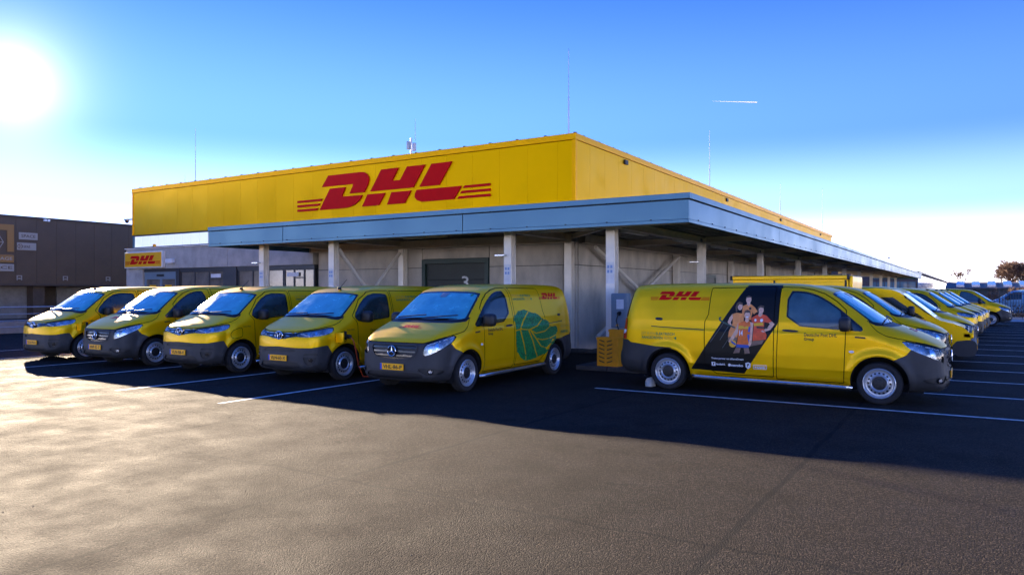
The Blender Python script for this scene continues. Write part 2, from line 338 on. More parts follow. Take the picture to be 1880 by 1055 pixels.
# pale strip painted in for sunlit ground, and kerb beyond the bays, in front of the far fence
MB().box(-3.5, 60, 52.2, 55.8, 0.0, 0.006).build('painted_sun_strip', 'kerb_sunlit_pale', None, kind='structure')
kb = ob('kerb', None, None, (0, 56.2, 0), kind='structure')
for k in range(16): MB().box(-3.4+k*2, -1.42+k*2, 56.1, 56.35, 0, 0.14, 0.015).build('kerb_stone', 'kerb_sunlit_pale', kb)

# ------------------------------------------------------------------ depot building
XC, YC = -9.93, 19.41
bld = thing('depot_building', (-21, 42, 0), 'low depot with yellow panelled upper storey carrying a big red logo above concrete walls', 'building')
MB().box(-32.4, XC-0.09, YC+0.1, 65.8, 0, 6.3).build('core', 'grey_wall', bld)
seams = [XC-0.06]+[-10.52-1.033*k for k in range(21)]+[-32.44]
for a, c in zip(seams[:-1], seams[1:]): MB().box(c+0.002, a-0.002, YC, YC+0.08, 4.31, 6.22, 0.003).build('cladding_panel', 'clad_yellow', bld)
ys = [YC+0.06]+[20.39+1.075*k for k in range(43)]
for a, c in zip(ys[:-1], ys[1:]): MB().box(XC-0.08, XC, a+0.002, c-0.002, 3.9, 6.22, 0.003).build('cladding_panel', 'clad_yellow', bld)
MB().box(XC-0.10, XC+0.02, YC-0.02, YC+0.10, 3.9, 6.23, 0.01).build('corner_trim', 'coping_yellow', bld)
MB().box(-32.50, -32.42, YC-0.02, YC+0.10, 4.28, 6.23, 0.01).build('corner_trim', 'coping_yellow', bld)
MB().box(-32.52, XC+0.03, YC-0.03, YC+0.4, 6.23, 6.42, 0.012).build('coping', 'coping_yellow', bld)
MB().box(XC-0.4, XC+0.03, YC+0.402, 66.0, 6.23, 6.42, 0.012).build('coping', 'coping_yellow', bld)
MB().box(-32.5, XC-0.1, YC-0.025, YC+0.08, 4.26, 4.30).build('drip_flashing', 'frame_dark', bld)
clip = MB()
for k in range(23): x = -32+k*1.0; clip.box(x, x+0.07, YC+0.02, YC+0.12, 6.42, 6.455)
for k in range(42): y = YC+0.6+k*1.09; clip.box(XC-0.10, XC-0.02, y, y+0.07, 6.42, 6.455)
clip.build('coping_clip', 'frame_dark', bld, kind='stuff')
for y in (23.09, 35.08, 46.6, 60.26): MB().box(XC, XC+0.06, y-0.13, y+0.13, 6.02, 6.17, 0.01).build('overflow_spout', 'ink_black', bld)
lw = 8.73
for k, poly in LOGO.items():
    MB().prism([(-21.64+lw*p[0], 4.76+lw*p[1]) for p in poly], 'y', YC-0.045, YC-0.003).build('logo_letter' if 'stripe' not in k else 'logo_stripe', 'dhl_red', bld)
# daylight strip
for k in range(9):
    x = -32.28+k*0.585; MB().box(x+0.02, x+0.565, YC-0.02, YC+0.06, 3.76, 4.235).build('translucent_pane', 'lit_pane', bld)
MB().box(-32.42, -26.9, YC-0.03, YC+0.05, 4.236, 4.259).build('strip_frame', 'frame_dark', bld)
MB().box(-32.42, -26.9, YC-0.03, YC+0.05, 3.70, 3.755).build('strip_frame', 'frame_dark', bld)
MB().box(-32.42, -32.29, YC-0.028, YC+0.05, 3.756, 4.235).build('strip_frame', 'fascia_metal', bld); MB().box(-32.28, -26.95, YC+0.0, YC+0.05, 3.757, 4.234).build('strip_backing', 'galvanised', bld)
# entrance wing in concrete
WY = 19.2
for x0, x1 in ((-32.62, -25.53), (-25.51, -20.62)): MB().box(x0, x1, WY, YC+0.08, 2.76, 3.66, 0.012).build('concrete_panel', 'concrete_wing', bld)
MB().box(-32.68, -20.6, WY-0.05, YC+0.09, 3.662, 3.70).build('wing_coping', 'steel_grey', bld)
MB().box(-32.62, -31.36, WY, YC+0.08, 0, 2.755, 0.012).build('concrete_panel', 'concrete_wing', bld)
for x0, x1 in ((-28.98, -28.74), (-25.82, -25.0)): MB().box(x0, x1, WY+0.03, YC+0.09, 0, 2.755).build('pier', 'frame_dark', bld)
MB().box(-31.35, -20.62, WY+0.06, YC+0.085, 2.62, 2.757).build('window_head', 'frame_dark', bld)
def window(x0, x1, z0, z1, n, trans=None, y=WY+0.12):
    f = MB(); t = 0.05
    f.box(x0, x1, y-0.03, y+0.05, z0, z0+t); f.box(x0, x1, y-0.03, y+0.05, z1-t, z1)
    step = (x1-x0)/n
    for k in range(n+1): xx = min(max(x0+k*step-t/2, x0), x1-t); f.box(xx, xx+t, y-0.032, y+0.052, z0+t, z1-t)
    if trans:
        for k in trans: f.box(x0+k*step+t/2, x0+(k+1)*step-t/2, y-0.028, y+0.04, 2.26, 2.31)
    fr = f.build('window', 'frame_dark', bld)
    for k in range(n): MB().box(x0+k*step+t/2, x0+(k+1)*step-t/2, y, y+0.02, z0+t, z1-t).build('pane', 'glass_dark', fr)
    return fr
window(-28.72, -25.84, 0.9, 2.62, 3, (2,)); window(-24.98, -22.3, 0.9, 2.62, 3); window(-22.28, -20.64, 0.9, 2.62, 3, (1,))
MB().box(-28.72, -20.64, WY+0.05, YC+0.08, 0, 0.9).build('spandrel', 'frame_dark', bld)
for x in (-26.3, -21.75): MB().box(x-0.34, x+0.30, WY+0.06, WY+0.075, 2.33, 2.48, 0.004).build('window_sticker', 'white_paint', bld)
ent = MB(); ent.box(-31.34, -28.99, WY+0.08, WY+0.2, 2.30, 2.62); ent.box(-31.34, -31.22, WY+0.08, WY+0.2, 0, 2.299); ent.box(-29.1, -28.99, WY+0.08, WY+0.2, 0, 2.299); ent.box(-30.22, -30.08, WY+0.10, WY+0.18, 0, 2.299)
ed = ent.build('entrance_door', 'box_grey', bld)
for x0, x1 in ((-31.21, -30.23), (-30.07, -29.11)):
    MB().box(x0, x1, WY+0.13, WY+0.15, 0.1, 2.298).build('pane', 'glass_dark', ed)
    MB().box(x0+0.2, x1-0.3, WY+0.11, WY+0.125, 1.6, 2.05).build('poster', 'plate_yellow', ed)
MB().box(-30.4, -29.9, WY+0.05, WY+0.079, 2.42, 2.52, 0.01).build('door_sensor', 'ink_black', ed)
# concrete panels beneath the canopy
CY = 19.43
for x0, x1, z0, z1 in ((-20.58, -16.42, 0, 2.54), (-20.58, -16.42, 2.555, 4.2), (-16.40, -15.68, 0, 2.54), (-16.40, -15.68, 2.555, 4.2), (-15.66, -12.99, 2.84, 4.2), (-12.97, -10.35, 0, 2.54), (-12.97, -10.35, 2.555, 4.2), (-10.335, -9.93, 0, 2.54), (-10.335, -9.93, 2.555, 4.2)):
    MB().box(x0, x1, CY, CY+0.14, z0, z1, 0.008).build('concrete_panel', 'concrete', bld)
dfr = MB(); dfr.box(-15.66, -15.52, CY-0.05, CY+0.1, 0, 2.82); dfr.box(-13.13, -12.99, CY-0.05, CY+0.1, 0, 2.82); dfr.box(-15.52, -13.13, CY-0.05, CY+0.1, 2.68, 2.82)
dd = dfr.build('dock_door', 'frame_green', bld)
for k in range(5): MB().box(-15.515, -13.135, CY+0.02, CY+0.07, 0.01+k*0.534, 0.535+k*0.534, 0.008).build('door_section', 'door_green', dd)
flat_text('3', 'white_paint', (-14.06, CY+0.016, 1.86), (1, 0, 0), (0, 0, 1), 0, 0.27, 0, 0.40, 'door_number', dd, bold=0.01)
ypan = [19.6]+[22.6+3.2*k for k in range(14)]
for a, c in zip(ypan[:-1], ypan[1:]):
    for z0, z1 in ((0, 2.54), (2.555, 3.89)): MB().box(XC-0.075, XC+0.012, a+0.008, c-0.008, z0, z1, 0.008).build('concrete_panel', 'concrete', bld)
for y0, y1 in ((31.2, 33.2), (38.5, 40.4), (46.5, 48.6)):
    f = MB(); f.box(XC+0.014, XC+0.07, y0, y0+0.1, 0, 2.5); f.box(XC+0.014, XC+0.07, y1-0.1, y1, 0, 2.5); f.box(XC+0.014, XC+0.07, y0+0.1, y1-0.1, 2.38, 2.5)
    fo = f.build('side_door', 'frame_green', bld); MB().box(XC+0.013, XC+0.04, y0+0.1, y1-0.1, 0, 2.38).build('door_leaf', 'door_green', fo)
MB().box(-33.4, -8.4, YC-0.35, YC-0.02, 0, 0.10, 0.02).build('plinth_kerb', 'kerb_stone', bld)
# box sign over the entrance
sg = thing('box_sign', (-31.1, WY-0.1, 2.8), 'yellow illuminated box sign with red lettering mounted over the entrance door', 'sign')
MB().box(-32.5, -29.66, WY-0.16, WY-0.002, 2.80, 3.52, 0.015).build('sign_case', 'steel_grey', sg)
MB().box(-32.45, -29.71, WY-0.172, WY-0.161, 2.85, 3.47).build('sign_face', 'plate_yellow', sg)
for k, poly in LOGO.items(): MB().prism([(-32.42+2.66*p[0], 2.965+2.66*p[1]) for p in poly], 'y', WY-0.178, WY-0.173).build('sign_letter' if 'stripe' not in k else 'sign_stripe', 'dhl_red', sg)
lp = thing('wall_lamp', (-29.2, WY, 3.0), 'small white box lamp on concrete beside the yellow entrance sign', 'lamp')
MB().box(-29.42, -28.98, WY-0.18, WY-0.002, 2.98, 3.16, 0.02).build('lamp_housing', 'white_paint', lp); MB().box(-29.36, -29.04, WY-0.15, WY-0.03, 2.965, 2.979).build('lamp_glass', 'white_lens', lp)
bc = thing('beacon_lamp', (-30.6, WY, 3.7), 'small orange beacon above the yellow entrance sign', 'lamp')
MB().lathe([(0.0, 3.85), (0.05, 3.845), (0.07, 3.80), (0.075, 3.72), (0.0, 3.72)], 14, 'z').off((30.55, -(WY+0.05), 0)).build('beacon_dome', 'crate_yellow', bc, True)
MB().tube((-30.55, WY+0.05, 3.70), (-30.55, WY+0.05, 3.722), 0.09, n=14).build('beacon_base', 'frame_dark', bc)
cc = thing('security_camera', (-32.7, YC, 4.9), 'small grey security camera on an arm at the yellow corner', 'camera')
MB().box(-32.9, -32.53, YC+0.02, YC+0.08, 5.02, 5.09).build('arm', 'galvanised', cc); MB().box(-33.12, -32.88, YC-0.04, YC+0.1, 5.01, 5.10, 0.02).build('housing', 'galvanised', cc)
MB().lathe([(0.09, 5.01), (0.085, 4.95), (0.05, 4.90), (0.0, 4.885)], 14, 'z').off((32.98, -(YC+0.03), 0)).build('dome', 'ink_black', cc, True)
# lightning rods and aerial on the roof
for i, (x, y, h, r, lab) in enumerate(((-28.58, 19.9, 2.4, 0.022, 'tall thin lightning rod above the far end of the logo facade'), (-29.47, 20.0, 0.45, 0.014, 'short stub rod on the roof next to a tall thin rod'), (-10.35, 19.8, 2.65, 0.025, 'tallest looking lightning rod standing at the roof corner'),
        (-10.3, 33.65, 2.75, 0.025, 'thin lightning rod behind the second roof spout along the side facade'), (-10.3, 48.3, 2.1, 0.024, 'thin faint lightning rod above the third roof spout'), (-10.3, 63.5, 3.6, 0.028, 'lightning rod near the far end of the yellow side facade'))):
    rd = thing('lightning_rod', (x, y, 6.40), lab, 'rod', group='lightning rods on the depot roof')
    MB().tube((x, y, 6.3), (x, y, 6.42+h*0.45), r, r*0.9).build('lower_rod', 'rod_metal', rd); MB().tube((x, y, 6.42+h*0.45), (x, y, 6.42+h), r*0.55, r*0.35).build('upper_rod', 'rod_metal', rd)
    MB().box(x-0.12, x+0.12, y-0.12, y+0.12, 6.30, 6.46).build('foot', 'frame_dark', rd)
an = thing('antenna_mast', (-16.63, 20, 6.4), 'grey aerial mast with panel antennas on the depot roof above the logo', 'antenna')
MB().tube((-16.63, 20, 6.2), (-16.63, 20, 7.1), 0.035, n=10).build('mast', 'galvanised', an)
for dx, dz in ((-0.12, 6.72), (0.14, 6.64)): MB().box(-16.63+dx-0.055, -16.63+dx+0.055, 19.95, 20.05, dz, dz+0.28, 0.02).build('antenna_panel', 'galvanised', an)
MB().tube((-16.45, 20, 7.0), (-16.45, 20, 7.75), 0.012, 0.006).build('whip', 'rod_metal', an)

# ------------------------------------------------------------------ canopy
CX, CYF, CE = -5.03, 15.0, 95.8
can = thing('canopy', (-7.26, 16.1, 0), 'long flat canopy with grey blue metal fascia on steel columns round the depot', 'canopy')
fj = [-20.86, -17.38, -10.82, CX]
for a, c in zip(fj[:-1], fj[1:]):
    e = 0.012 if c != CX else 0.0
    MB().box(a+0.012, c-e, CYF, CYF+0.05, 3.275, 3.675, 0.004).build('fascia_panel', 'fascia_metal', can)
    MB().box(a, c+(0.035 if c == CX else -0.003), CYF-0.035, CYF+0.05, 3.70, 3.82, 0.006).build('fascia_coping', 'fascia_metal', can)
    MB().box(a+0.004, c+(0.012 if c == CX else -0.004), CYF-0.012, CYF+0.05, 3.20, 3.27, 0.004).build('fascia_flange', 'fascia_metal', can)
rj = [CYF+0.055, 23.45, 31.4, 39.4, 47.4, 55.4, 63.4, 71.4, 79.4, 87.4, CE]
for a, c in zip(rj[:-1], rj[1:]):
    MB().box(CX-0.05, CX, a, c-0.014, 3.275, 3.675, 0.004).build('fascia_panel', 'fascia_metal', can)
    MB().box(CX-0.05, CX+0.035, a+0.002, c-0.003, 3.70, 3.82, 0.006).build('fascia_coping', 'fascia_metal', can)
    MB().box(CX-0.05, CX+0.012, a+0.002, c-0.004, 3.20, 3.27, 0.004).build('fascia_flange', 'fascia_metal', can)
MB().box(-20.86, -20.81, CYF+0.055, YC-0.03, 3.20, 3.82).build('fascia_panel', 'fascia_metal', can)
MB().box(XC, CX, CE-0.04, CE, 3.20, 3.82).build('fascia_panel', 'fascia_metal', can)
# groove behind the coping, rivets
MB().box(-20.8, CX-0.06, CYF+0.051, CYF+0.12, 3.21, 3.80).build('fascia_backing', 'fascia_dark', can); MB().box(CX-0.12, CX-0.051, CYF+0.13, CE-0.05, 3.21, 3.80).build('fascia_backing', 'fascia_dark', can)
rv = MB()
for k in range(15): rv.box(-20.3+k*1.03, -20.26+k*1.03, CYF-0.016, CYF-0.004, 3.272, 3.30); rv.box(-20.3+k*1.03, -20.27+k*1.03, CYF-0.02, CYF-0.004, 3.675, 3.70)
for k in range(60): rv.box(CX+0.004, CX+0.016, 15.6+k*1.0, 15.64+k*1.0, 3.272, 3.30)
rv.build('fascia_rivet', 'fascia_dark', can, kind='stuff')
# soffit sheets with ribs
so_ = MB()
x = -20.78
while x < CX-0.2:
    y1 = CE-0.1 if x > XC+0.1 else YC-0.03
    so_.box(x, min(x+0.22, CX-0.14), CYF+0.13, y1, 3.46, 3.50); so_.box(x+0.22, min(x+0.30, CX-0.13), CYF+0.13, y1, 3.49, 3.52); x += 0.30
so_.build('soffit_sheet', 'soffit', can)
MB().box(-20.8, CX-0.06, CYF+0.13, YC-0.02, 3.72, 3.76).build('roof_deck', 'fascia_dark', can); MB().box(XC+0.03, CX-0.06, YC+0.0, CE-0.1, 3.72, 3.76).build('roof_deck', 'fascia_dark', can)
def hcol(x, y, name='column', mat='steel_grey', h=3.26):
    c = MB(); w_ = 0.11
    c.box(x-w_, x+w_, y-w_, y-w_+0.018, 0, h); c.box(x-w_, x+w_, y+w_-0.018, y+w_, 0, h); c.box(x-0.008, x+0.008, y-w_+0.018, y+w_-0.018, 0, h)
    o = c.build(name, mat, can); MB().box(x-0.17, x+0.17, y-0.17, y+0.17, 0.0, 0.02).build('base_plate', mat, o); MB().box(x-0.17, x+0.17, y-0.15, y+0.15, h, h+0.02).build('cap_plate', mat, o)
    return o
FX = (-19.54, -16.4, -10.12, -7.26); colY = [22.87+7.55*k for k in range(10)]
cols = [hcol(x, 16.1) for x in FX]+[hcol(-7.26, y) for y in colY]
for k, o in enumerate(cols[:4]):
    x = FX[k]; MB().box(x-0.1, x+0.1, 16.1-0.113, 16.1-0.1105, 1.95, 2.45).build('safety_sticker', 'white_paint', o)
    st = MB()
    for i in range(2):
        for j in range(2): st.box(x-0.075+0.08*i, x-0.02+0.08*i, 16.1-0.1155, 16.1-0.1135, 2.2+0.11*j, 2.27+0.11*j)
    st.build('sticker_icon', 'icon_blue', o, kind='stuff')
for o, (x, y) in ((cols[0], (-19.54, 16.1)), (cols[2], (-10.12, 16.1)), (cols[4], (-7.26, 22.87))):
    MB().box(x-0.30, x-0.02, y-0.26, y-0.115, 2.66, 2.71, 0.01).build('flood_lamp', 'alu', o)
wx = (-16.37, -10.04); wy = [20.1+7.55*k for k in range(6)]
for x in wx: hcol(x, 19.25, h=3.2)
for y in wy[1:]: hcol(-9.76, y, h=3.2)
def ibeam(p0, p1, w_=0.1, h=0.20, z=3.26, mat='beam'):
    p0 = Vector((*p0, 0)); p1 = Vector((*p1, 0)); d = (p1-p0); L_ = d.length; n = Vector((-d.y, d.x, 0)).normalized(); d.normalize(); c = MB()
    for (a, bb, z0, z1) in ((-w_, w_, z, z+0.016), (-w_, w_, z+h-0.016, z+h), (-0.007, 0.007, z+0.016, z+h-0.016)):
        V = [p0+n*s+d*t+Vector((0, 0, zz)) for zz in (z0, z1) for s, t in ((a, 0), (bb, 0), (bb, L_), (a, L_))]
        c.add(V, [(0,1,2,3),(4,5,6,7),(0,1,5,4),(1,2,6,5),(2,3,7,6),(3,0,4,7)])
    return c.build('beam', mat, can)
ibeam((-20.6, 16.1), (CX-0.2, 16.1), z=3.28, h=0.178); 
for a, c in zip([16.3]+colY[:-1], colY): ibeam((-7.26, a+0.13), (-7.26, c-0.13), z=3.28, h=0.178)
for x in FX[:3]: ibeam((x, 16.25), (x, 19.3), z=3.27, h=0.185)
for y in colY: ibeam((-9.8, y), (-7.4, y), z=3.27, h=0.185); ibeam((-7.1, y), (CX-0.2, y), z=3.30, h=0.155)
ibeam((-7.26, 15.15), (-7.26, 15.95), z=3.29, h=0.165)
ibeam((-7.1, 16.25), (-5.4, 15.3), z=3.3, h=0.13, w_=0.05); ibeam((-9.9, 19.2), (-7.4, 16.3), z=3.3, h=0.13, w_=0.05)
ibeam((-20.6, 19.1), (-9.9, 19.1), z=3.18, h=0.26); ibeam((-9.7, 19.6), (-9.7, 64), z=3.18, h=0.26)
def brace(p0, p1):
    MB().tube(p0, p1, 0.06, n=8).build('brace', 'steel_grey', can)
brace((-16.40, 16.3, 3.05), (-16.40, 19.05, 0.4)); brace((-16.34, 19.05, 3.05), (-16.34, 16.3, 0.4))
brace((-9.66, 20.2, 3.1), (-9.66, 27.5, 0.4)); brace((-9.6, 27.5, 3.1), (-9.6, 20.2, 0.4))
for k in range(9):
    y = 17.4+k*3.8; MB().box(-7.62, -7.44, y, y+1.5, 3.26, 3.36, 0.02).build('tube_light', 'tube_lamp', can)
for x in (-18.6, -13.9, -9.4): MB().box(x, x+1.5, 16.34, 16.5, 3.26, 3.36, 0.02).build('tube_light', 'tube_lamp', can)
MB().box(-20.4, -6, 16.55, 16.75, 3.36, 3.40).build('cable_tray', 'soffit', can); MB().box(-7.95, -7.75, 16.8, 80, 3.36, 3.40).build('cable_tray', 'soffit', can)
# island kerb round the corner column, charger, crates
ik = thing('kerb_island', (-7.0, 15.6, 0), 'low dark concrete kerb island under the corner column', 'kerb')
for x0, x1 in ((-7.62, -6.86), (-6.85, -6.1), (-6.09, -5.3)): MB().box(x0, x1, 14.92, 16.6, 0, 0.11, 0.02).build('kerb_block', 'kerb_stone', ik)
ch = thing('charging_box', (-7.0, 15.9, 1.1), 'grey wall charger with black cable fixed to the corner canopy column', 'charger')
MB().box(-7.12, -6.72, 15.72, 15.96, 0.92, 1.72, 0.03).build('charger_case', 'box_grey', ch); MB().box(-6.98, -6.80, 15.712, 15.719, 1.36, 1.58).build('charger_label', 'white_paint', ch)
MB().tube((-6.9, 15.72, 1.27), (-6.9, 15.66, 1.25), 0.045, n=12).build('charger_socket', 'ink_black', ch)
MB().path([(-6.9, 15.64, 1.25), (-6.93, 15.60, 1.1), (-6.88, 15.60, 0.9), (-6.8, 15.62, 0.8), (-6.7, 15.6, 0.95), (-6.55, 15.4, 0.5), (-6.3, 15.2, 0.14)], 0.014).build('charging_cable', 'cable_black', ch)
MB().prism([(-7.0, 0.97), (-6.92, 0.97), (-6.96, 1.04)], 'y', 15.716, 15.7195).build('warning_label', 'plate_yellow', ch)
def crate(x0, x1, y0, y1, z0, z1, rows, lab):
    t = thing('plastic_crate', ((x0+x1)/2, (y0+y1)/2, z0), lab, 'crate', group='crates at the corner column')
    c = MB(); w_ = 0.02
    c.box(x0, x1, y0, y1, z0, z0+w_); c.box(x0, x0+w_, y0, y1, z0+w_, z1); c.box(x1-w_, x1, y0, y1, z0+w_, z1); c.box(x0+w_, x1-w_, y0, y0+w_, z0+w_, z1); c.box(x0+w_, x1-w_, y1-w_, y1, z0+w_, z1)
    c.build('crate_body', 'crate_yellow', t)
    r = MB(); r.box(x0-0.012, x1+0.012, y0-0.012, y0+0.004, z1-0.05, z1+0.004); r.box(x0-0.012, x0+0.004, y0, y1, z1-0.05, z1+0.004); r.box(x1-0.004, x1+0.012, y0, y1, z1-0.05, z1+0.004); r.build('crate_rim', 'crate_yellow', t)
    xm = x0+(x1-x0)*0.42
    if rows:
        rb = MB(); rb.box(xm-0.008, xm+0.008, y0-0.01, y0-0.001, z0, z1-0.06); rb.box(x0+0.02, x0+0.03, y0-0.01, y0-0.001, z0, z1-0.06); rb.box(x1-0.10, x1-0.09, y0-0.01, y0-0.001, z0, z1-0.06); rb.build('crate_rib', 'crate_yellow', t)
        for k in range(rows):
            z = z0+0.07+k*(z1-z0-0.17)/max(rows-1, 1)
            for a, c_ in ((x0+0.05, xm-0.03), (x1-0.13, xm+0.03)):
                MB().prism([(a, z+0.04), (c_, z), (c_, z+0.022), (a, z+0.062)], 'y', y0-0.0035, y0-0.0005).build('crate_slot', 'ink_black', t)
crate(-7.12, -6.62, 14.98, 15.36, 0.11, 0.74, 6, 'tall orange yellow plastic crate with slanted slots standing on the kerb island')
crate(-7.02, -6.60, 15.40, 15.64, 0.13, 0.90, 0, 'orange yellow plastic crate standing behind the slotted one')

# ------------------------------------------------------------------ brown storage building on the far side of the yard
br = thing('storage_building', (-50, 20, 0), 'brown panelled storage building with pale signs behind a metal railing', 'building')
MB().box(-62, -44.08, 2, 40, 2.2, 5.8).build('core', 'brown_dark', br)
for k in range(34): MB().box(-44.08, -44.0, 4+k*1.05, 4+k*1.05+1.04, 2.2, 5.75, 0.006).build('cladding_panel', 'brown_clad', br)
MB().box(-44.4, -43.95, 2, 40.02, 5.752, 5.88).build('coping', 'brown_dark', br); MB().box(-44.6, -43.98, 2, 40, 2.08, 2.198).build('lower_trim', 'brown_dark', br)
MB().box(-62, -45.6, 2, 40, 0, 2.19).build('ground_floor_wall', 'brown_dark', br)
for k in range(10):
    y = 5.2+k*3.4
    MB().box(-45.6, -45.52, y+0.4, y+3.1, 0.25, 2.05).build('shutter', 'low_wall', br)
for y in (12.2, 16.6, 20.75, 25.2, 29.5): MB().box(-45.0, -44.3, y, y+0.6, 0, 2.079).build('pillar', 'brown_dark', br)
def sign(y0, y1, z0, z1, txt, mat, ink, lab, px=0.08):
    s = thing('wall_sign', (-43.95, (y0+y1)/2, z0), lab, 'sign', group='signs on the brown storage building')
    MB().box(-43.99, -43.95, y0, y1, z0, z1, 0.012).build('sign_board', mat, s)
    flat_text(txt, ink, (-43.947, y0+px, z0+(z1-z0)*0.3), (0, 1, 0), (0, 0, 1), 0, y1-y0-2*px, 0, (z1-z0)*0.42, 'sign_text', s, bold=0.015)
    return s
sign(19.87, 20.82, 4.59, 4.98, 'SPACE', 'sign_white', 'sign_ink', 'pale sign board with lettering, upper of the pair on brown cladding', 0.12)
s2 = sign(19.78, 20.75, 4.02, 4.42, 'SPAË', 'sign_white', 'sign_ink', 'pale sign board with a small symbol before the lettering', 0.32)
hx = [(19.93+0.13*math.cos(i*math.pi/3), 4.22+0.13*math.sin(i*math.pi/3)) for i in range(6)]; m_ = MB()
for i in range(6): m_.tube((-43.94, *hx[i]), (-43.94, *hx[(i+1) % 6]), 0.012, n=5)
for i in (0, 2, 4): m_.tube((-43.94, 19.93, 4.22), (-43.94, *hx[i]), 0.012, n=5)
m_.build('sign_symbol', 'sign_ink', s2, kind='stuff')
sign(18.1, 19.63, 3.32, 3.73, 'STORAGE', 'sign_orange', 'sign_white', 'orange sign board with pale lettering at the picture edge')
sign(18.1, 19.63, 2.85, 3.24, 'SPACE', 'sign_white', 'sign_ink', 'pale sign board just below the orange one')
fr = thing('wall_emblem', (-43.96, 18.6, 3.9), 'large pale orange frame emblem with hexagon symbol on brown cladding', 'sign')
MB().prism([(17.6, 3.9), (17.9, 3.9), (17.9, 5.05), (19.3, 5.05), (19.3, 3.9), (19.63, 3.9), (19.63, 5.36), (17.6, 5.36)], 'x', -43.99, -43.95).build('emblem_frame', 'sign_orange', fr)
hx = [(18.75+0.36*math.cos(i*math.pi/3), 4.4+0.36*math.sin(i*math.pi/3)) for i in range(6)]; m_ = MB()
for i in range(6): m_.tube((-43.95, *hx[i]), (-43.95, *hx[(i+1) % 6]), 0.022, n=5)
for i in (0, 2, 4): m_.tube((-43.95, 18.75, 4.4), (-43.95, *hx[i]), 0.022, n=5)
m_.build('emblem_hexagon', 'sign_white', fr)
for i, (y, lab) in enumerate(((19.9, 'small pale pictogram near the pale and orange signs'), (22.3, 'small pale pictogram in the middle of the brown lower edge'), (24.75, 'small pale pictogram nearest the yellow depot'))):
    s = thing('wall_pictogram', (-43.95, y, 2.4), lab, 'sign', group='pictograms on the brown building')
    MB().prism([(y-0.13, 2.38), (y-0.13, 2.64), (y+0.13, 2.64), (y+0.13, 2.38), (y+0.09, 2.38), (y+0.09, 2.60), (y-0.09, 2.60), (y-0.09, 2.38)], 'x', -43.99, -43.95).build('arch', 'sign_white', s)
    MB().box(-43.99, -43.95, y-0.06, y+0.06, 2.44, 2.5).build('bar', 'sign_white', s)
fl = thing('roof_lamp', (-43.9, 21.2, 5.7), 'twin white floodlight under the brown roof edge', 'lamp')
for y in (21.1, 21.27): MB().box(-43.95, -43.8, y, y+0.13, 5.66, 5.79, 0.01).build('lamp_head', 'white_lens', fl)
# railing and low wall
rw = thing('low_wall', (-34.4, 16, 0), 'low pale concrete wall behind the railing', 'wall')
for k in range(9): MB().box(-34.6, -34.3, 4+k*2.6, 6.58+k*2.6, 0, 0.5, 0.02).build('wall_block', 'low_wall', rw)
rl = thing('metal_railing', (-33.2, 14, 0), 'galvanised metal railing with four rails in front of the brown building', 'railing')
for k in range(8): y = 5.2+k*2.25; MB().box(-33.24, -33.16, y-0.035, y+0.035, 0, 1.12).build('post', 'galvanised', rl)
for z in (0.32, 0.58, 0.84, 1.12): MB().tube((-33.2, 3, z), (-33.2, 22, z), 0.028 if z > 1 else 0.018, n=8).build('rail', 'galvanised', rl)
# dark stair and glazing behind
# ------------------------------------------------------------------ far end: glass building, grey hall, fence, trees
gb = thing('glass_annex', (-12, 150, 0), 'low dark annex with brick end and blue glass side beyond the canopy end', 'building')
MB().box(-30, -5.6, 98, 205, 0, 4.0).build('block', 'brick_dark', gb)
MB().box(-30.1, -5.4, 97.9, 205.2, 4.0, 4.2).build('eave', 'frame_dark', gb)
for k in range(34): y = 98.6+k*3.1; MB().box(-5.6, -5.5, y, y+2.8, 0.5, 3.7).build('glass_pane', 'facade_glass', gb)
for k in range(6): MB().box(-10.6+k*0.82, -9.85+k*0.82, 97.9, 97.99, 0.6, 2.9).build('window', 'facade_glass', gb)
for x in (-22.5, -18.2, -14.0): MB().box(x, x+2.2, 97.9, 97.99, 1.0, 2.6).build('window', 'facade_glass', gb)
gh = thing('grey_hall', (25, 155, 0), 'long low grey hall with a row of roof skylights behind the fence', 'building')
MB().box(-3.8, 70, 150.5, 170, 0, 2.3).build('wall', 'grey_wall', gh)
MB().prism([(149.6, 2.2), (149.6, 2.42), (157, 3.45), (170, 3.45), (170, 2.2)], 'x', -4.2, 71).build('roof', 'grey_roof', gh)
for k in range(28):
    x = -2.6+k*2.3; MB().prism([(150.6, 2.56), (155.4, 3.22), (155.4, 3.60), (150.6, 2.92)], 'x', x, x+1.2).build('skylight', 'skylight', gh)
for k in range(38): MB().box(-3.4+k*1.9, -3.22+k*1.9, 150.4, 150.49, 0.2, 2.2).build('wall_rib', 'grey_roof', gh)
fe = thing('bar_fence', (10, 58.5, 0), 'dark fence of upright bars along the far edge of the yard', 'fence')
barm = MB().box(-0.014, 0.014, -0.014, 0.014, 0, 1.75).mesh('bar', 'frame_dark')
for k in range(150): ob('bar', barm, fe, (-13.5+k*0.15, 0, 0))
for z in (0.2, 1.6): MB().box(-3.6, 19, 58.48, 58.52, z, z+0.05).build('rail', 'frame_dark', fe)
for k in range(10): MB().box(-3.6+k*2.5, -3.52+k*2.5, 58.45, 58.55, 0, 1.9).build('post', 'frame_dark', fe)
hd = MB()
for k in range(2600):
    x = random.uniform(-3.5, 20); y = random.uniform(57.1, 57.9); z = abs(random.gauss(0, 0.35)); s = random.uniform(0.02, 0.06); a = random.uniform(0, 3.1)
    hd.add([(x-s*math.cos(a), y-s*math.sin(a), z), (x+s*math.cos(a), y+s*math.sin(a), z+0.03), (x+random.uniform(-.1, .1), y, z+random.uniform(0.1, 0.3))], [(0, 1, 2)])
hd.build('hedge_strip', 'hedge', None, kind='stuff', label='low brown winter hedge at the foot of the fence', cat='hedge')
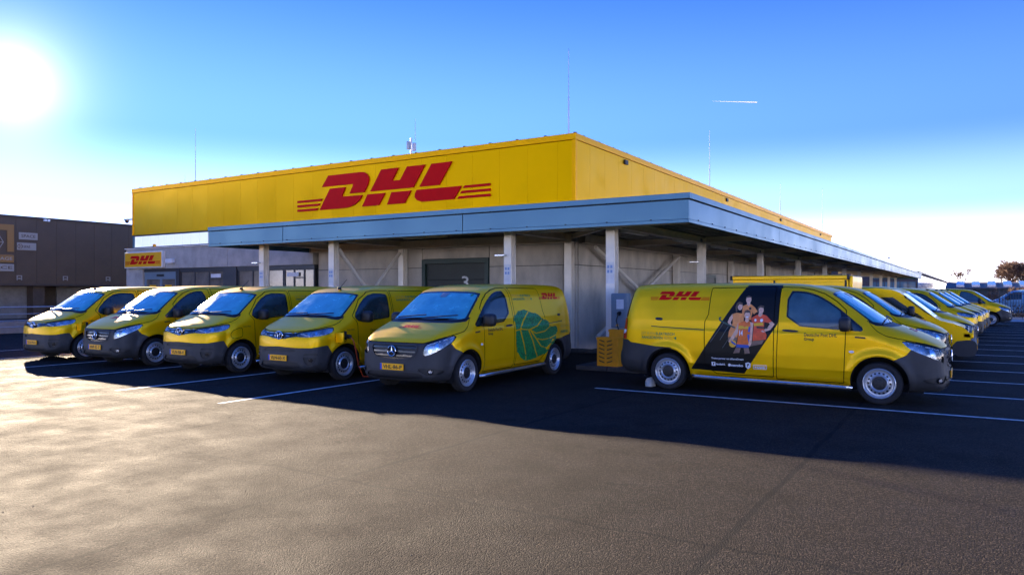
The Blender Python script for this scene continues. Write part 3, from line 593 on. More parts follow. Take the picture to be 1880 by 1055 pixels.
def bare_tree(x, y, h, spread, lab, seed, n0=6, depth=5, trunk=0.16, name='bare_tree'):
    rnd = random.Random(seed); t = thing(name, (x, y, 0), lab, 'tree', group='bare winter trees')
    tr = MB(); cr = MB(); top = Vector((x, y, h*0.32))
    tr.tube((x, y, 0), top, trunk, trunk*0.7, 8)
    def grow(p, d, L_, r, dep):
        q = p+d*L_; cr.tube(p, q, r, r*0.65, 3 if dep < 4 else 5, cap=False)
        if dep == 0: return
        for i in range(rnd.choice((3, 4, 4))):
            nd = (d+Vector((rnd.gauss(0, 0.5), rnd.gauss(0, 0.5), rnd.gauss(0.12, 0.3)))*spread).normalized()
            grow(p+d*L_*rnd.uniform(0.55, 1), nd, L_*rnd.uniform(0.6, 0.85), max(r*0.6, 0.012 if h < 5 else 0.03), dep-1)
    for i in range(n0):
        a = 2*math.pi*i/n0+rnd.uniform(-.3, .3); d = Vector((math.cos(a)*0.6*spread, math.sin(a)*0.6*spread, rnd.uniform(0.6, 1.2))).normalized()
        grow(Vector((x, y, h*rnd.uniform(0.2, 0.32))), d, h*0.24, trunk*0.5, depth)
    tr.build('trunk', 'bark', t); cr.build('crown', 'twig', t)
def atx(u, t): # a point at depth t (m) seen in column u, used only to site the far trees
    a = R(31.98); r = (u-940)/1358.0; return (-math.sin(a)+r*math.cos(a))*t, (math.cos(a)+r*math.sin(a))*t
for u, t_, h, sp, lab, sd, n0, dep, tr_ in ((1866, 172, 10.5, 1.25, 'broad dense brown tree rising behind the grey hall roof', 3, 13, 5, 0.3), (1766, 190, 9.0, 0.7, 'slim upright bare tree above the grey hall, the taller of two', 5, 4, 4, 0.2), (1729, 190, 6.0, 0.9, 'small pale bare tree just above the glass annex', 9, 4, 4, 0.18),
        (1822, 75, 2.2, 0.9, 'thin young bare tree before the grey hall wall', 11, 4, 4, 0.05), (1871, 70, 2.6, 0.9, 'young bare tree standing before the grey hall at the picture edge', 13, 4, 4, 0.06)):
    x, y = atx(u, t_); bare_tree(x, y, h, sp, lab, sd, n0, dep, tr_)
lpst = thing('lamp_post', (-5.5, 130, 0), 'slim lamp post rising above the far canopy end', 'lamp post')
x, y = atx(1632, 120); lpst.location = (x, y, 0)
MB().tube((x, y, 0), (x, y, 7.2), 0.07, 0.05).build('pole', 'galvanised', lpst); MB().prism([(x-0.28, 7.4), (x+0.28, 7.4), (x+0.07, 7.05), (x-0.07, 7.05)], 'y', y-0.2, y+0.2).build('lamp_head', 'galvanised', lpst)

gt = MB(); rg_ = random.Random(21)
for k in range(160):
    x = rg_.uniform(-9, 4); y = rg_.uniform(2.5, 12); s = rg_.uniform(0.003, 0.007); z = s*0.5
    gt.add([(x-s, y, 0), (x+s*0.5, y-s, 0), (x+s*0.6, y+s, 0), (x, y, z*2)], [(0, 1, 3), (1, 2, 3), (2, 0, 3), (0, 2, 1)])
gt.build('loose_grit', 'kerb_stone', None, kind='stuff', label='scattered pale grit lying on the asphalt', cat='grit')

# contrail high above the yard
ct = thing('contrail', (480, 2500, 950), 'thin white contrail high in the blue sky above the side facade', 'contrail')
P_ = []
for k in range(7):
    t_ = k/6; x, y = atx(1308+82*t_, 3000); P_.append((x, y, 1.76+(535-186-2*t_)/1358*3000))
c_ = MB()
for k in range(6): c_.tube(P_[k], P_[k+1], 0.3+2.0*k/6, 0.3+2.0*(k+1)/6, 6, cap=(k == 5))
c_.build('trail', 'white_paint', ct)

# ================================================================== VEHICLES: smooth bodies cut into panels
def sdpoly(px, pz, poly):
    d = np.full(px.shape, 1e9); s = np.ones(px.shape); n = len(poly)
    for i in range(n):
        ax, az = poly[i]; bx, bz = poly[i-1]; ex, ez = bx-ax, bz-az; wx, wz = px-ax, pz-az
        t = np.clip((wx*ex+wz*ez)/(ex*ex+ez*ez+1e-12), 0, 1); dx, dz = wx-ex*t, wz-ez*t; d = np.minimum(d, dx*dx+dz*dz)
        c1 = pz >= az; c2 = pz < bz; c3 = (ex*wz) > (ez*wx); s = np.where((c1 & c2 & c3) | (~c1 & ~c2 & ~c3), -s, s)
    return s*np.sqrt(d)
def chaikin(P, it=1):
    for _ in range(it):
        Q = []
        for i in range(len(P)):
            a, c = P[i], P[(i+1) % len(P)]; Q += [(0.75*a[0]+0.25*c[0], 0.75*a[1]+0.25*c[1]), (0.25*a[0]+0.75*c[0], 0.25*a[1]+0.75*c[1])]
        P = Q
    return P
def smax(a, b, k): h = np.maximum(k-np.abs(a-b), 0)/k; return np.maximum(a, b)+h*h*k*0.25
def sstep(a, b, x): t = np.clip((x-a)/(b-a), 0, 1); return t*t*(3-2*t)

class Surf:
    def __init__(s, V, N, T): s.V, s.N, s.T = V, N, T
    def compact(s):
        u, inv = np.unique(s.T.ravel(), return_inverse=True); return Surf(s.V[u], s.N[u], inv.reshape(-1, 3))
    def half(s, sign):
        cy = s.V[s.T].mean(1)[:, 1]; return Surf(s.V, s.N, s.T[cy*sign > 0]).compact()
    def empty(s): return len(s.T) == 0
def grad(f, P, e=0.006):
    g = np.empty_like(P)
    for i in range(3):
        d = np.zeros(3); d[i] = e; A, B = P+d, P-d; g[:, i] = (f(*A.T)-f(*B.T))/(2*e)
    return g
def implicit(f, lo, hi, h):
    # surface nets on the half y>=0, mirrored, then pulled exactly on to f = 0
    xs = np.arange(lo[0], hi[0]+h, h); ysh = np.arange(h/2, hi[1]+h, h); zs = np.arange(lo[2], hi[2]+h, h)
    X, Y, Z = np.meshgrid(xs, ysh, zs, indexing='ij'); 
    c = (slice(None, None, 4),)*3; Ac = f(X[c].ravel(), Y[c].ravel(), Z[c].ravel()).reshape(X[c].shape)
    A = np.repeat(np.repeat(np.repeat(Ac, 4, 0), 4, 1), 4, 2)[:X.shape[0], :X.shape[1], :X.shape[2]].copy(); nr = np.abs(A) < 11*h; A[nr] = f(X[nr], Y[nr], Z[nr])
    A = np.concatenate([A[:, ::-1], A], 1); ys_ = np.concatenate([-ysh[::-1], ysh]); axs = (xs, ys_, zs)
    I = A < 0; nx, ny, nz = A.shape; cs = (nx-1, ny-1, nz-1); acc = np.zeros(cs+(3,)); cnt = np.zeros(cs)
    gx, gy, gz = np.meshgrid(*[np.arange(c) for c in cs], indexing='ij'); base = np.stack([gx, gy, gz], -1).astype(float)
    for ax in range(3):
        o1, o2 = [a for a in range(3) if a != ax]
        for u in (0, 1):
            for v in (0, 1):
                o = [0, 0, 0]; o[o1] = u; o[o2] = v; p = list(o); p[ax] = 1
                a = A[o[0]:o[0]+cs[0], o[1]:o[1]+cs[1], o[2]:o[2]+cs[2]]; b_ = A[p[0]:p[0]+cs[0], p[1]:p[1]+cs[1], p[2]:p[2]+cs[2]]
                m = (a < 0) != (b_ < 0); t = np.where(m, a/np.where(m, a-b_, 1), 0)
                q = np.zeros(cs+(3,)); q[..., o1] = u; q[..., o2] = v; q[..., ax] = t; acc += np.where(m[..., None], q, 0); cnt += m
    act = cnt > 0; idx = -np.ones(cs, int); idx[act] = np.arange(act.sum())
    P = (base[act]+acc[act]/cnt[act][:, None])*h+np.array([xs[0], ys_[0], zs[0]]); Q = []
    for ax in range(3):
        o1, o2 = [(1, 2), (2, 0), (0, 1)][ax]
        sl0 = [slice(1, -1)]*3; sl0[ax] = slice(0, -1); sl1 = list(sl0); sl1[ax] = slice(1, None)
        a, b_ = I[tuple(sl0)], I[tuple(sl1)]; m = a != b_; ii = np.argwhere(m); fl = a[m]
        off = np.ones(3, int); off[ax] = 0; c = ii+off
        def cell(d1, d2):
            k = c.copy(); k[:, o1] -= d1; k[:, o2] -= d2; return idx[k[:, 0], k[:, 1], k[:, 2]]
        q = np.stack([cell(1, 1), cell(0, 1), cell(0, 0), cell(1, 0)], 1); q[~fl] = q[~fl][:, ::-1]; Q.append(q)
    Q = np.concatenate(Q); Q = Q[(Q >= 0).all(1)]
    for _ in range(5):
        g = grad(f, P); v = f(*P.T); st = v[:, None]*g/np.maximum((g*g).sum(1), 0.2)[:, None]; ln = np.linalg.norm(st, axis=1, keepdims=True); P = P-st*np.minimum(1, 0.6*h/np.maximum(ln, 1e-9))
    N = grad(f, P, 0.012); N /= np.maximum(np.linalg.norm(N, axis=1, keepdims=True), 1e-9)
    T = np.concatenate([Q[:, [0, 1, 2]], Q[:, [0, 2, 3]]])
    return Surf(P, N, T)
def cut(S, d):
    # split along the zero line of d (one value per vertex): returns inside, outside
    T, V, N = S.T, S.V, S.N
    if len(T) == 0: return S, S
    d = np.where(np.abs(d) < 1e-7, 1e-7, d); ng = d < 0; k = ng[T].sum(1); Tin = T[k == 3]; Tout = T[k == 0]; mixed = T[(k == 1) | (k == 2)]; km = k[(k == 1) | (k == 2)]
    if len(mixed) == 0: return Surf(V, N, Tin).compact() if len(Tin) else Surf(V[:0], N[:0], Tin), Surf(V, N, Tout).compact() if len(Tout) else Surf(V[:0], N[:0], Tout)
    lone = np.where(km[:, None] == 1, ng[mixed], ~ng[mixed]); i0 = lone.argmax(1); r = np.arange(len(mixed))
    a, b_, c = mixed[r, i0], mixed[r, (i0+1) % 3], mixed[r, (i0+2) % 3]
    E = np.sort(np.concatenate([np.stack([a, b_], 1), np.stack([a, c], 1)]), 1); ue, inv = np.unique(E, axis=0, return_inverse=True); inv = inv.ravel()
    da, db = d[ue[:, 0]], d[ue[:, 1]]; t = (da/(da-db))[:, None]
    nV = V[ue[:, 0]]*(1-t)+V[ue[:, 1]]*t; nN = N[ue[:, 0]]*(1-t)+N[ue[:, 1]]*t; nN /= np.maximum(np.linalg.norm(nN, axis=1, keepdims=True), 1e-9)
    ab = inv[:len(a)]+len(V); ac = inv[len(a):]+len(V); V2 = np.concatenate([V, nV]); N2 = np.concatenate([N, nN])
    t1 = np.stack([a, ab, ac], 1); t2 = np.stack([ab, b_, c], 1); t3 = np.stack([ab, c, ac], 1); one = km == 1
    Tin = np.concatenate([Tin, t1[one], t2[~one], t3[~one]]); Tout = np.concatenate([Tout, t1[~one], t2[one], t3[one]])
    mk = lambda t: Surf(V2, N2, t).compact() if len(t) else Surf(V[:0], N[:0], t)
    return mk(Tin), mk(Tout)
def take(S, fn, gap=0.0):
    i, o = cut(S, fn(*S.V.T)+gap)
    if gap: _, o = cut(S, fn(*S.V.T)-gap)
    return i, o
def surf_mesh(S, name, mat, off=0.0):
    me = bpy.data.meshes.new(name); V = S.V+S.N*off; n, m = len(V), len(S.T)
    me.vertices.add(n); me.vertices.foreach_set('co', V.astype(np.float32).ravel()); me.loops.add(m*3); me.loops.foreach_set('vertex_index', S.T.astype(np.int32).ravel())
    me.polygons.add(m); me.polygons.foreach_set('loop_start', np.arange(0, m*3, 3, dtype=np.int32)); me.polygons.foreach_set('use_smooth', np.ones(m, bool))
    me.update(calc_edges=True); me.validate(); me.materials.append(MATS[mat])
    if len(me.vertices) == n: me.normals_split_custom_set_from_vertices([tuple(v) for v in S.N])
    return me
def join(*Ss):
    V = np.concatenate([s.V for s in Ss]); N = np.concatenate([s.N for s in Ss]); T = []; k = 0
    for s in Ss: T.append(s.T+k); k += len(s.V)
    return Surf(V, N, np.concatenate(T))
SIDE = lambda poly, y0=0.5: (lambda x, y, z: np.maximum(sdpoly(x, z, poly), y0-np.abs(y)))
FRONT = lambda poly, x0=-1.3: (lambda x, y, z: np.maximum(sdpoly(np.abs(y), z, poly), x0-x))
CORN = lambda poly: (lambda x, y, z: np.maximum(sdpoly(np.abs(y)-0.3+(0.95-x), z, poly), 0.1-x))
def grow_(fn, g): return lambda x, y, z: fn(x, y, z)-g
def facing(S):
    a, b_, c = S.V[S.T[:, 0]], S.V[S.T[:, 1]], S.V[S.T[:, 2]]; fl = (np.cross(b_-a, c-a)*S.N[S.T[:, 0]]).sum(1) < 0; S.T[fl] = S.T[fl][:, ::-1]; return S
# flat artwork laid on to a body side
def drape(f, side, V2, F, lift, dense=0.11):
    bm = bmesh.new(); vs = [bm.verts.new((p[0], 0, p[1])) for p in V2]
    for t in F:
        try: bm.faces.new([vs[i] for i in t])
        except ValueError: pass
    for _ in range(3):
        L_ = [e for e in bm.edges if e.calc_length() > dense]
        if not L_: break
        bmesh.ops.subdivide_edges(bm, edges=L_, cuts=1); bmesh.ops.triangulate(bm, faces=bm.faces[:])
    bm.verts.index_update(); P = np.array([v.co[:] for v in bm.verts]); T = np.array([[v.index for v in fc.verts] for fc in bm.faces]); bm.free()
    lo = np.full(len(P), 0.35); hi = np.full(len(P), 1.2)
    for _ in range(26):
        m = (lo+hi)/2; ins = f(P[:, 0], m, P[:, 2]) < 0; lo = np.where(ins, m, lo); hi = np.where(ins, hi, m)
    P[:, 1] = (lo+hi)/2; N = grad(f, P, 0.012); N /= np.linalg.norm(N, axis=1, keepdims=True); P = P+N*lift
    P[:, 1] *= side; N[:, 1] *= side
    return facing(Surf(P, N, T))
def drape_top(f, V2, F, lift):
    # V2 in (x,y): lay on the upper surface
    P = np.array([(p[0], p[1], 0) for p in V2], float); lo = np.full(len(P), 0.7); hi = np.full(len(P), 2.2)
    for _ in range(26):
        m = (lo+hi)/2; ins = f(P[:, 0], P[:, 1], m) < 0; lo = np.where(ins, m, lo); hi = np.where(ins, hi, m)
    P[:, 2] = (lo+hi)/2; N = grad(f, P, 0.012); N /= np.linalg.norm(N, axis=1, keepdims=True); return facing(Surf(P+N*lift, N, np.array(F)))
def drape_text(f, side, txt, x0, x1, z0, z1, lift=0.004, bold=0.0):
    V, F = text2d(txt, bold); P = fit(V, x0, x1, z0, z1); return drape(f, side, P, F, lift)
def logo_surf(f, side, x0, width, z0, lift=0.004):
    out = []
    for poly in LOGO.values():
        sgn = 1 if side < 0 else -1; V, F = tri2d([(x0+sgn*width*p[0], z0+width*p[1]) for p in poly]); out.append(drape(f, side, V, F, lift))
    return out
def nose_x(f, y, z):
    lo, hi = 0.2, 1.4
    for _ in range(30):
        m = (lo+hi)/2
        if f(np.array([m]), np.array([y]), np.array([z]))[0] < 0: lo = m
        else: hi = m
    return lo

# wheel meshes, axis along y, outside face towards +y
def wheel_meshes():
    ty = MB().lathe([(0.232, 0.070), (0.250, 0.088), (0.285, 0.094), (0.312, 0.086), (0.328, 0.060), (0.331, 0.0), (0.328, -0.07), (0.31, -0.09), (0.22, -0.09)], 44).mesh('tyre', 'tyre', True)
    rim = MB().lathe([(0.236, 0.066), (0.238, 0.080), (0.228, 0.086), (0.218, 0.080), (0.212, 0.062), (0.196, 0.040), (0.184, 0.038), (0.172, 0.046), (0.140, 0.054), (0.128, 0.072), (0.118, 0.078), (0.104, 0.070), (0.096, 0.055), (0.0, 0.05)], 44).mesh('rim', 'wheel_silver', True)
    cap = MB().lathe([(0.100, 0.062), (0.096, 0.072), (0.07, 0.076), (0.066, 0.084), (0.03, 0.090), (0.0, 0.090)], 24).mesh('hub_cap', 'black_plastic', True)
    h = MB()
    for k in range(16):
        a = 2*math.pi*k/16; c = Vector((0.158*math.cos(a), 0.0535, 0.158*math.sin(a))); ur = Vector((math.cos(a), -0.22, math.sin(a))); ut = Vector((-math.sin(a), 0, math.cos(a)))
        V = [c+ur*(0.0145*math.cos(2*math.pi*i/10))+ut*(0.018*math.sin(2*math.pi*i/10)) for i in range(10)]; h.add(V, [tuple(range(10))])
    hol = h.mesh('vent_hole', 'ink_black'); bt = MB()
    for k in range(5): a = 2*math.pi*k/5; bt.tube((0.05*math.cos(a), 0.085, 0.05*math.sin(a)), (0.05*math.cos(a), 0.089, 0.05*math.sin(a)), 0.009, n=6)
    return ty, rim, cap, hol, bt.mesh('wheel_bolt', 'frame_dark')
WHEEL = wheel_meshes()

class Recipe:
    # a vehicle: list of parts (name, mesh, parent index or None, location, rotation)
    def __init__(s): s.P = []
    def add(s, name, me, parent=None, loc=(0, 0, 0), rot=(0, 0, 0), kind=None, label=None): s.P.append((name, me, parent, loc, rot, kind, label)); return len(s.P)-1
    def surf(s, name, S, mat, off=0.0, parent=None, **k):
        if S.empty(): return None
        return s.add(name, surf_mesh(S, name, mat, off), parent, **k)
    def pair(s, name, S, mat, off=0.0, parents=(None, None)):
        return [s.surf(name, S.half(sg), mat, off, p) for sg, p in zip((1, -1), parents)]
    def wheels(s, xa, ytrk=0.845, z=0.328):
        for x in (0, xa):
            for sg in (1, -1):
                i = s.add('wheel', WHEEL[0], None, (x, sg*ytrk, z), (0, 0, 0 if sg > 0 else math.pi)); s.add('rim', WHEEL[1], i); s.add('hub_cap', WHEEL[2], i); s.add('vent_hole', WHEEL[3], i, kind='stuff'); s.add('wheel_bolt', WHEEL[4], i, kind='stuff')
    def place(s, name, loc, rz, label, cat, group, swap=None, skip=()):
        root = thing(name, loc, label, cat, rz, group); os_ = []
        for (n, me, p, l, r, kd, lb) in s.P:
            if n in skip: os_.append(None); continue
            par = root if p is None else os_[p]; o = ob(n, me, par, l, r, kind=kd, label=lb); os_.append(o)
            if swap and me.materials and me.materials[0].name in swap:
                o.material_slots[0].link = 'OBJECT'; o.material_slots[0].material = MATS[swap[me.materials[0].name]]
        return root
def plate(root, txt, x, z, tilt=0.0):
    p = ob('number_plate', MB().box(-0.008, 0.008, -0.26, 0.26, -0.055, 0.055, 0.004).mesh('number_plate', 'plate_yellow'), root, (x, 0, z), (0, tilt, 0))
    ob('plate_band', MB().box(0.0085, 0.010, -0.258, -0.215, -0.053, 0.053).mesh('plate_band', 'plate_blue'), p)
    if not txt: return
    V, F = text2d(txt, 0.015); Q = fit(V, -0.185, 0.235, -0.034, 0.034)
    ob('plate_text', mesh_from('plate_text', [(0.0115, q[0], q[1]) for q in Q], F, 'ink_black'), p)
def rblob(sx, sy, sz, n=3):
    bm = bmesh.new(); bmesh.ops.create_cube(bm, size=1); bmesh.ops.bevel(bm, geom=bm.edges[:], offset=0.3, segments=n, affect='EDGES', profile=0.5)
    for v in bm.verts: v.co = Vector((v.co.x*sx, v.co.y*sy, v.co.z*sz))
    bm.verts.index_update(); m = MB().add([v.co[:] for v in bm.verts], [tuple(v.index for v in f.verts) for f in bm.faces]); bm.free(); return m
def ring(r, t, ry=None, n=32, m=8, x=0.0):
    ry = ry or r; V = []; F = []
    for i in range(n):
        a = 2*math.pi*i/n
        for j in range(m):
            c = 2*math.pi*j/m; V.append((x+t*math.sin(c), (r+t*math.cos(c))*math.cos(a), (ry+t*math.cos(c))*math.sin(a)))
    for i in range(n):
        for j in range(m): F.append((i*m+j, ((i+1) % n)*m+j, ((i+1) % n)*m+(j+1) % m, i*m+(j+1) % m))
    return MB().add(V, F)
PLAYERS=[
 ('peach',[(-2.103,1.511),(-2.036,1.544),(-1.963,1.542),(-1.898,1.491),(-1.854,1.424),(-1.912,1.372),(-1.934,1.409),(-1.963,1.274),(-2.095,1.331),(-2.11,1.406)]),
 ('skin',[(-2.029,1.601),(-1.985,1.601),(-1.978,1.534),(-2.007,1.512),(-2.039,1.534)]),
 ('skin',[(-1.965,1.623),(-1.969,1.595),(-1.982,1.572),(-2.0,1.559),(-2.02,1.559),(-2.038,1.572),(-2.051,1.594),(-2.055,1.623),(-2.051,1.651),(-2.038,1.674),(-2.02,1.687),(-2.0,1.687),(-1.982,1.674),(-1.969,1.652)]),
 ('hair',[(-2.058,1.623),(-2.057,1.668),(-2.01,1.692),(-1.963,1.668),(-1.962,1.623),(-1.981,1.658),(-2.036,1.657)]),
 ('dark',[(-1.957,1.471),(-1.961,1.457),(-1.972,1.448),(-1.984,1.448),(-1.994,1.456),(-1.998,1.47),(-1.994,1.484),(-1.984,1.493),(-1.972,1.493),(-1.961,1.484)]),
 ('peach',[(-2.274,1.373),(-2.199,1.397),(-2.103,1.384),(-2.073,1.302),(-2.08,1.197),(-2.162,1.061),(-2.177,0.978),(-2.334,0.98),(-2.318,1.086),(-2.259,1.223)]),
 ('skin',[(-2.274,1.373),(-2.318,1.312),(-2.346,1.236),(-2.326,1.192),(-2.274,1.178),(-2.296,1.23),(-2.259,1.306)]),
 ('skin',[(-2.106,1.503),(-2.11,1.476),(-2.121,1.454),(-2.138,1.441),(-2.156,1.441),(-2.173,1.453),(-2.184,1.475),(-2.188,1.502),(-2.184,1.53),(-2.173,1.552),(-2.156,1.564),(-2.138,1.564),(-2.121,1.552),(-2.11,1.53)]),
 ('hair',[(-2.214,1.404),(-2.226,1.494),(-2.206,1.562),(-2.162,1.588),(-2.11,1.563),(-2.107,1.533),(-2.162,1.54),(-2.191,1.495),(-2.191,1.42)]),
 ('shade',[(-2.334,0.977),(-2.177,0.973),(-2.199,0.864),(-2.259,0.907),(-2.3,0.861),(-2.326,0.905)]),
 ('stick',[(-2.503,1.286),(-2.497,1.312),(-2.473,1.322),(-2.454,1.307),(-2.477,1.291),(-2.462,1.267),(-2.394,1.235),(-2.214,1.149),(-2.221,1.128),(-2.394,1.202),(-2.485,1.252)]),
 ('red',[(-1.963,1.304),(-1.862,1.365),(-1.768,1.374),(-1.704,1.361),(-1.611,1.26),(-1.661,1.237),(-1.732,1.25),(-1.739,1.132),(-1.689,1.03),(-1.704,0.957),(-1.92,0.927),(-1.912,1.068),(-1.905,1.187)]),
 ('skin',[(-1.611,1.26),(-1.565,1.217),(-1.633,1.12),(-1.747,1.073),(-1.79,1.094),(-1.689,1.148),(-1.64,1.215),(-1.661,1.237)]),
 ('skin',[(-1.826,1.41),(-1.768,1.411),(-1.768,1.367),(-1.804,1.329),(-1.84,1.358)]),
 ('skin',[(-1.751,1.451),(-1.755,1.423),(-1.766,1.4),(-1.783,1.387),(-1.802,1.387),(-1.818,1.399),(-1.83,1.422),(-1.834,1.45),(-1.83,1.478),(-1.818,1.501),(-1.802,1.514),(-1.783,1.514),(-1.766,1.501),(-1.755,1.479)]),
 ('hair',[(-1.859,1.402),(-1.85,1.495),(-1.804,1.528),(-1.747,1.514),(-1.747,1.478),(-1.811,1.492),(-1.826,1.403)]),
 ('band',[(-1.905,1.224),(-1.754,1.242),(-1.749,1.193),(-1.901,1.179)]),
 ('white',[(-1.752,1.276),(-1.757,1.259),(-1.77,1.249),(-1.786,1.248),(-1.799,1.258),(-1.804,1.275),(-1.799,1.291),(-1.786,1.302),(-1.77,1.302),(-1.757,1.292)]),
 ('white',[(-1.86,1.277),(-1.864,1.263),(-1.873,1.254),(-1.885,1.253),(-1.894,1.262),(-1.898,1.276),(-1.894,1.29),(-1.885,1.299),(-1.873,1.299),(-1.864,1.29)]),
 ('shade',[(-1.92,0.927),(-1.732,0.948),(-1.768,0.881),(-1.949,0.837)]),
 ('dark',[(-1.862,1.173),(-1.675,1.163),(-1.678,1.139),(-1.854,1.141)]),
 ('orange',[(-2.169,1.21),(-2.08,1.257),(-1.978,1.259),(-1.941,1.223),(-1.946,1.067),(-1.971,0.858),(-2.184,0.85),(-2.162,1.001),(-2.177,1.12)]),
 ('band',[(-2.157,1.178),(-1.992,1.17),(-1.995,1.118),(-2.157,1.121)]),
 ('blue',[(-2.184,0.862),(-1.971,0.858),(-1.985,0.806),(-2.199,0.809)]),
 ('blue',[(-1.984,1.17),(-1.96,1.156),(-1.978,0.873),(-2.007,1.006)]),
 ('skin',[(-2.044,1.31),(-1.992,1.311),(-1.985,1.259),(-2.019,1.232),(-2.051,1.258)]),
 ('skin',[(-1.973,1.363),(-1.978,1.331),(-1.991,1.305),(-2.009,1.29),(-2.029,1.29),(-2.047,1.304),(-2.06,1.33),(-2.064,1.362),(-2.06,1.394),(-2.047,1.42),(-2.029,1.435),(-2.009,1.435),(-1.991,1.421),(-1.978,1.396)]),
 ('hair',[(-2.07,1.354),(-2.066,1.424),(-2.019,1.452),(-1.969,1.426),(-1.965,1.356),(-1.984,1.4),(-2.047,1.399)]),
 ('white',[(-2.041,1.335),(-1.995,1.336),(-2.004,1.318),(-2.032,1.318)]),
 ('skin',[(-2.162,1.24),(-2.199,1.12),(-2.288,0.967),(-2.326,0.905),(-2.303,0.883),(-2.244,0.938),(-2.162,1.061)]),
 ('skin',[(-1.963,1.245),(-1.912,1.231),(-1.92,1.068),(-1.934,0.889),(-1.963,0.829),(-1.992,0.857),(-1.963,0.977),(-1.956,1.126)]),
 ('shade',[(-2.199,0.804),(-2.117,0.8),(-2.14,0.717),(-2.244,0.705)]),
 ('shade',[(-2.066,0.802),(-1.985,0.806),(-1.963,0.717),(-2.051,0.706)]),
 ('ball',[(-2.19,0.871),(-2.195,0.847),(-2.208,0.827),(-2.228,0.813),(-2.251,0.807),(-2.275,0.811),(-2.294,0.823),(-2.308,0.843),(-2.312,0.866),(-2.308,0.89),(-2.294,0.911),(-2.275,0.925),(-2.251,0.93),(-2.228,0.926),(-2.208,0.914),(-2.195,0.894)]),
 ('blue',[(-2.276,0.925),(-2.193,0.868),(-2.208,0.84),(-2.279,0.889)]),
 ('white',[(-2.62,0.543),(-2.554,0.542),(-2.551,0.478),(-2.617,0.479)]),
 ('dark',[(-2.592,0.529),(-2.567,0.531),(-2.583,0.492),(-2.598,0.491)]),
 ('white',[(-2.285,0.506),(-2.289,0.494),(-2.297,0.484),(-2.309,0.481),(-2.321,0.483),(-2.33,0.491),(-2.334,0.503),(-2.33,0.516),(-2.321,0.525),(-2.309,0.529),(-2.297,0.526),(-2.289,0.518)]),
 ('white',[(-2.041,0.549),(-1.995,0.563),(-1.953,0.55),(-1.953,0.488),(-1.995,0.45),(-2.036,0.483)]),
 ('dark',[(-2.01,0.537),(-1.975,0.539),(-1.992,0.478),(-2.014,0.492)]),
 ('streak',[(-2.412,1.223),(-2.406,1.22),(-2.635,0.882),(-2.641,0.888)]),
 ('streak',[(-2.334,1.161),(-2.326,1.157),(-2.467,0.923),(-2.473,0.929)]),
 ('streak',[(-2.337,0.935),(-2.331,0.932),(-2.424,0.788),(-2.43,0.792)]),
]
LEAF=[(-1.577,1.135),(-1.562,1.156),(-1.551,1.187),(-1.509,1.194),(-1.498,1.227),(-1.536,1.247),(-1.542,1.273),(-1.547,1.305),(-1.585,1.298),(-1.619,1.308),(-1.653,1.338),(-1.684,1.345),(-1.696,1.373),(-1.745,1.382),(-1.785,1.38),(-1.831,1.386),(-1.866,1.394),(-1.914,1.398),(-1.975,1.404),(-1.992,1.392),(-2.068,1.377),(-2.1,1.37),(-2.138,1.362),(-2.175,1.351),(-2.226,1.337),(-2.273,1.33),(-2.323,1.321),(-2.359,1.331),(-2.41,1.308),(-2.447,1.3),(-2.474,1.291),(-2.513,1.268),(-2.526,1.263),(-2.584,1.227),(-2.596,1.214),(-2.651,1.209),(-2.688,1.178),(-2.757,1.181),(-2.791,1.171),(-2.841,1.154),(-2.893,1.129),(-2.884,1.104),(-2.882,1.097),(-2.901,1.072),(-2.89,1.039),(-2.956,1.043),(-2.98,1.029),(-3.04,1.027),(-3.113,1.038),(-3.144,1.035),(-3.201,1.033),(-3.213,1.01),(-3.246,0.989),(-3.24,0.963),(-3.248,0.949),(-3.26,0.917),(-3.221,0.902),(-3.195,0.864),(-3.158,0.838),(-3.171,0.823),(-3.159,0.791),(-3.148,0.768),(-3.137,0.736),(-3.095,0.727),(-3.111,0.683),(-3.058,0.677),(-3.037,0.661),(-2.993,0.645),(-2.958,0.622),(-2.921,0.609),(-2.911,0.596),(-2.873,0.564),(-2.833,0.557),(-2.827,0.537),(-2.776,0.518),(-2.771,0.506),(-2.73,0.485),(-2.709,0.474),(-2.668,0.471),(-2.605,0.455),(-2.585,0.45),(-2.517,0.451),(-2.488,0.441),(-2.458,0.42),(-2.392,0.426),(-2.375,0.411),(-2.334,0.411),(-2.267,0.408),(-2.253,0.401),(-2.195,0.394),(-2.15,0.393),(-2.121,0.397),(-2.039,0.384),(-2.025,0.38),(-1.961,0.382),(-1.94,0.41),(-1.894,0.414),(-1.853,0.435),(-1.8,0.454),(-1.76,0.475),(-1.735,0.484),(-1.724,0.51),(-1.708,0.518),(-1.69,0.536),(-1.67,0.563),(-1.619,0.583),(-1.606,0.612),(-1.619,0.629),(-1.606,0.643),(-1.609,0.676),(-1.591,0.689),(-1.595,0.712),(-1.586,0.745),(-1.588,0.755),(-1.57,0.778),(-1.593,0.798),(-1.588,0.837),(-1.58,0.845),(-1.558,0.881),(-1.565,0.9),(-1.569,0.924),(-1.581,0.956),(-1.554,0.979),(-1.555,1.003),(-1.589,1.011),(-1.56,1.042),(-1.571,1.069),(-1.575,1.086),(-1.587,1.115)]
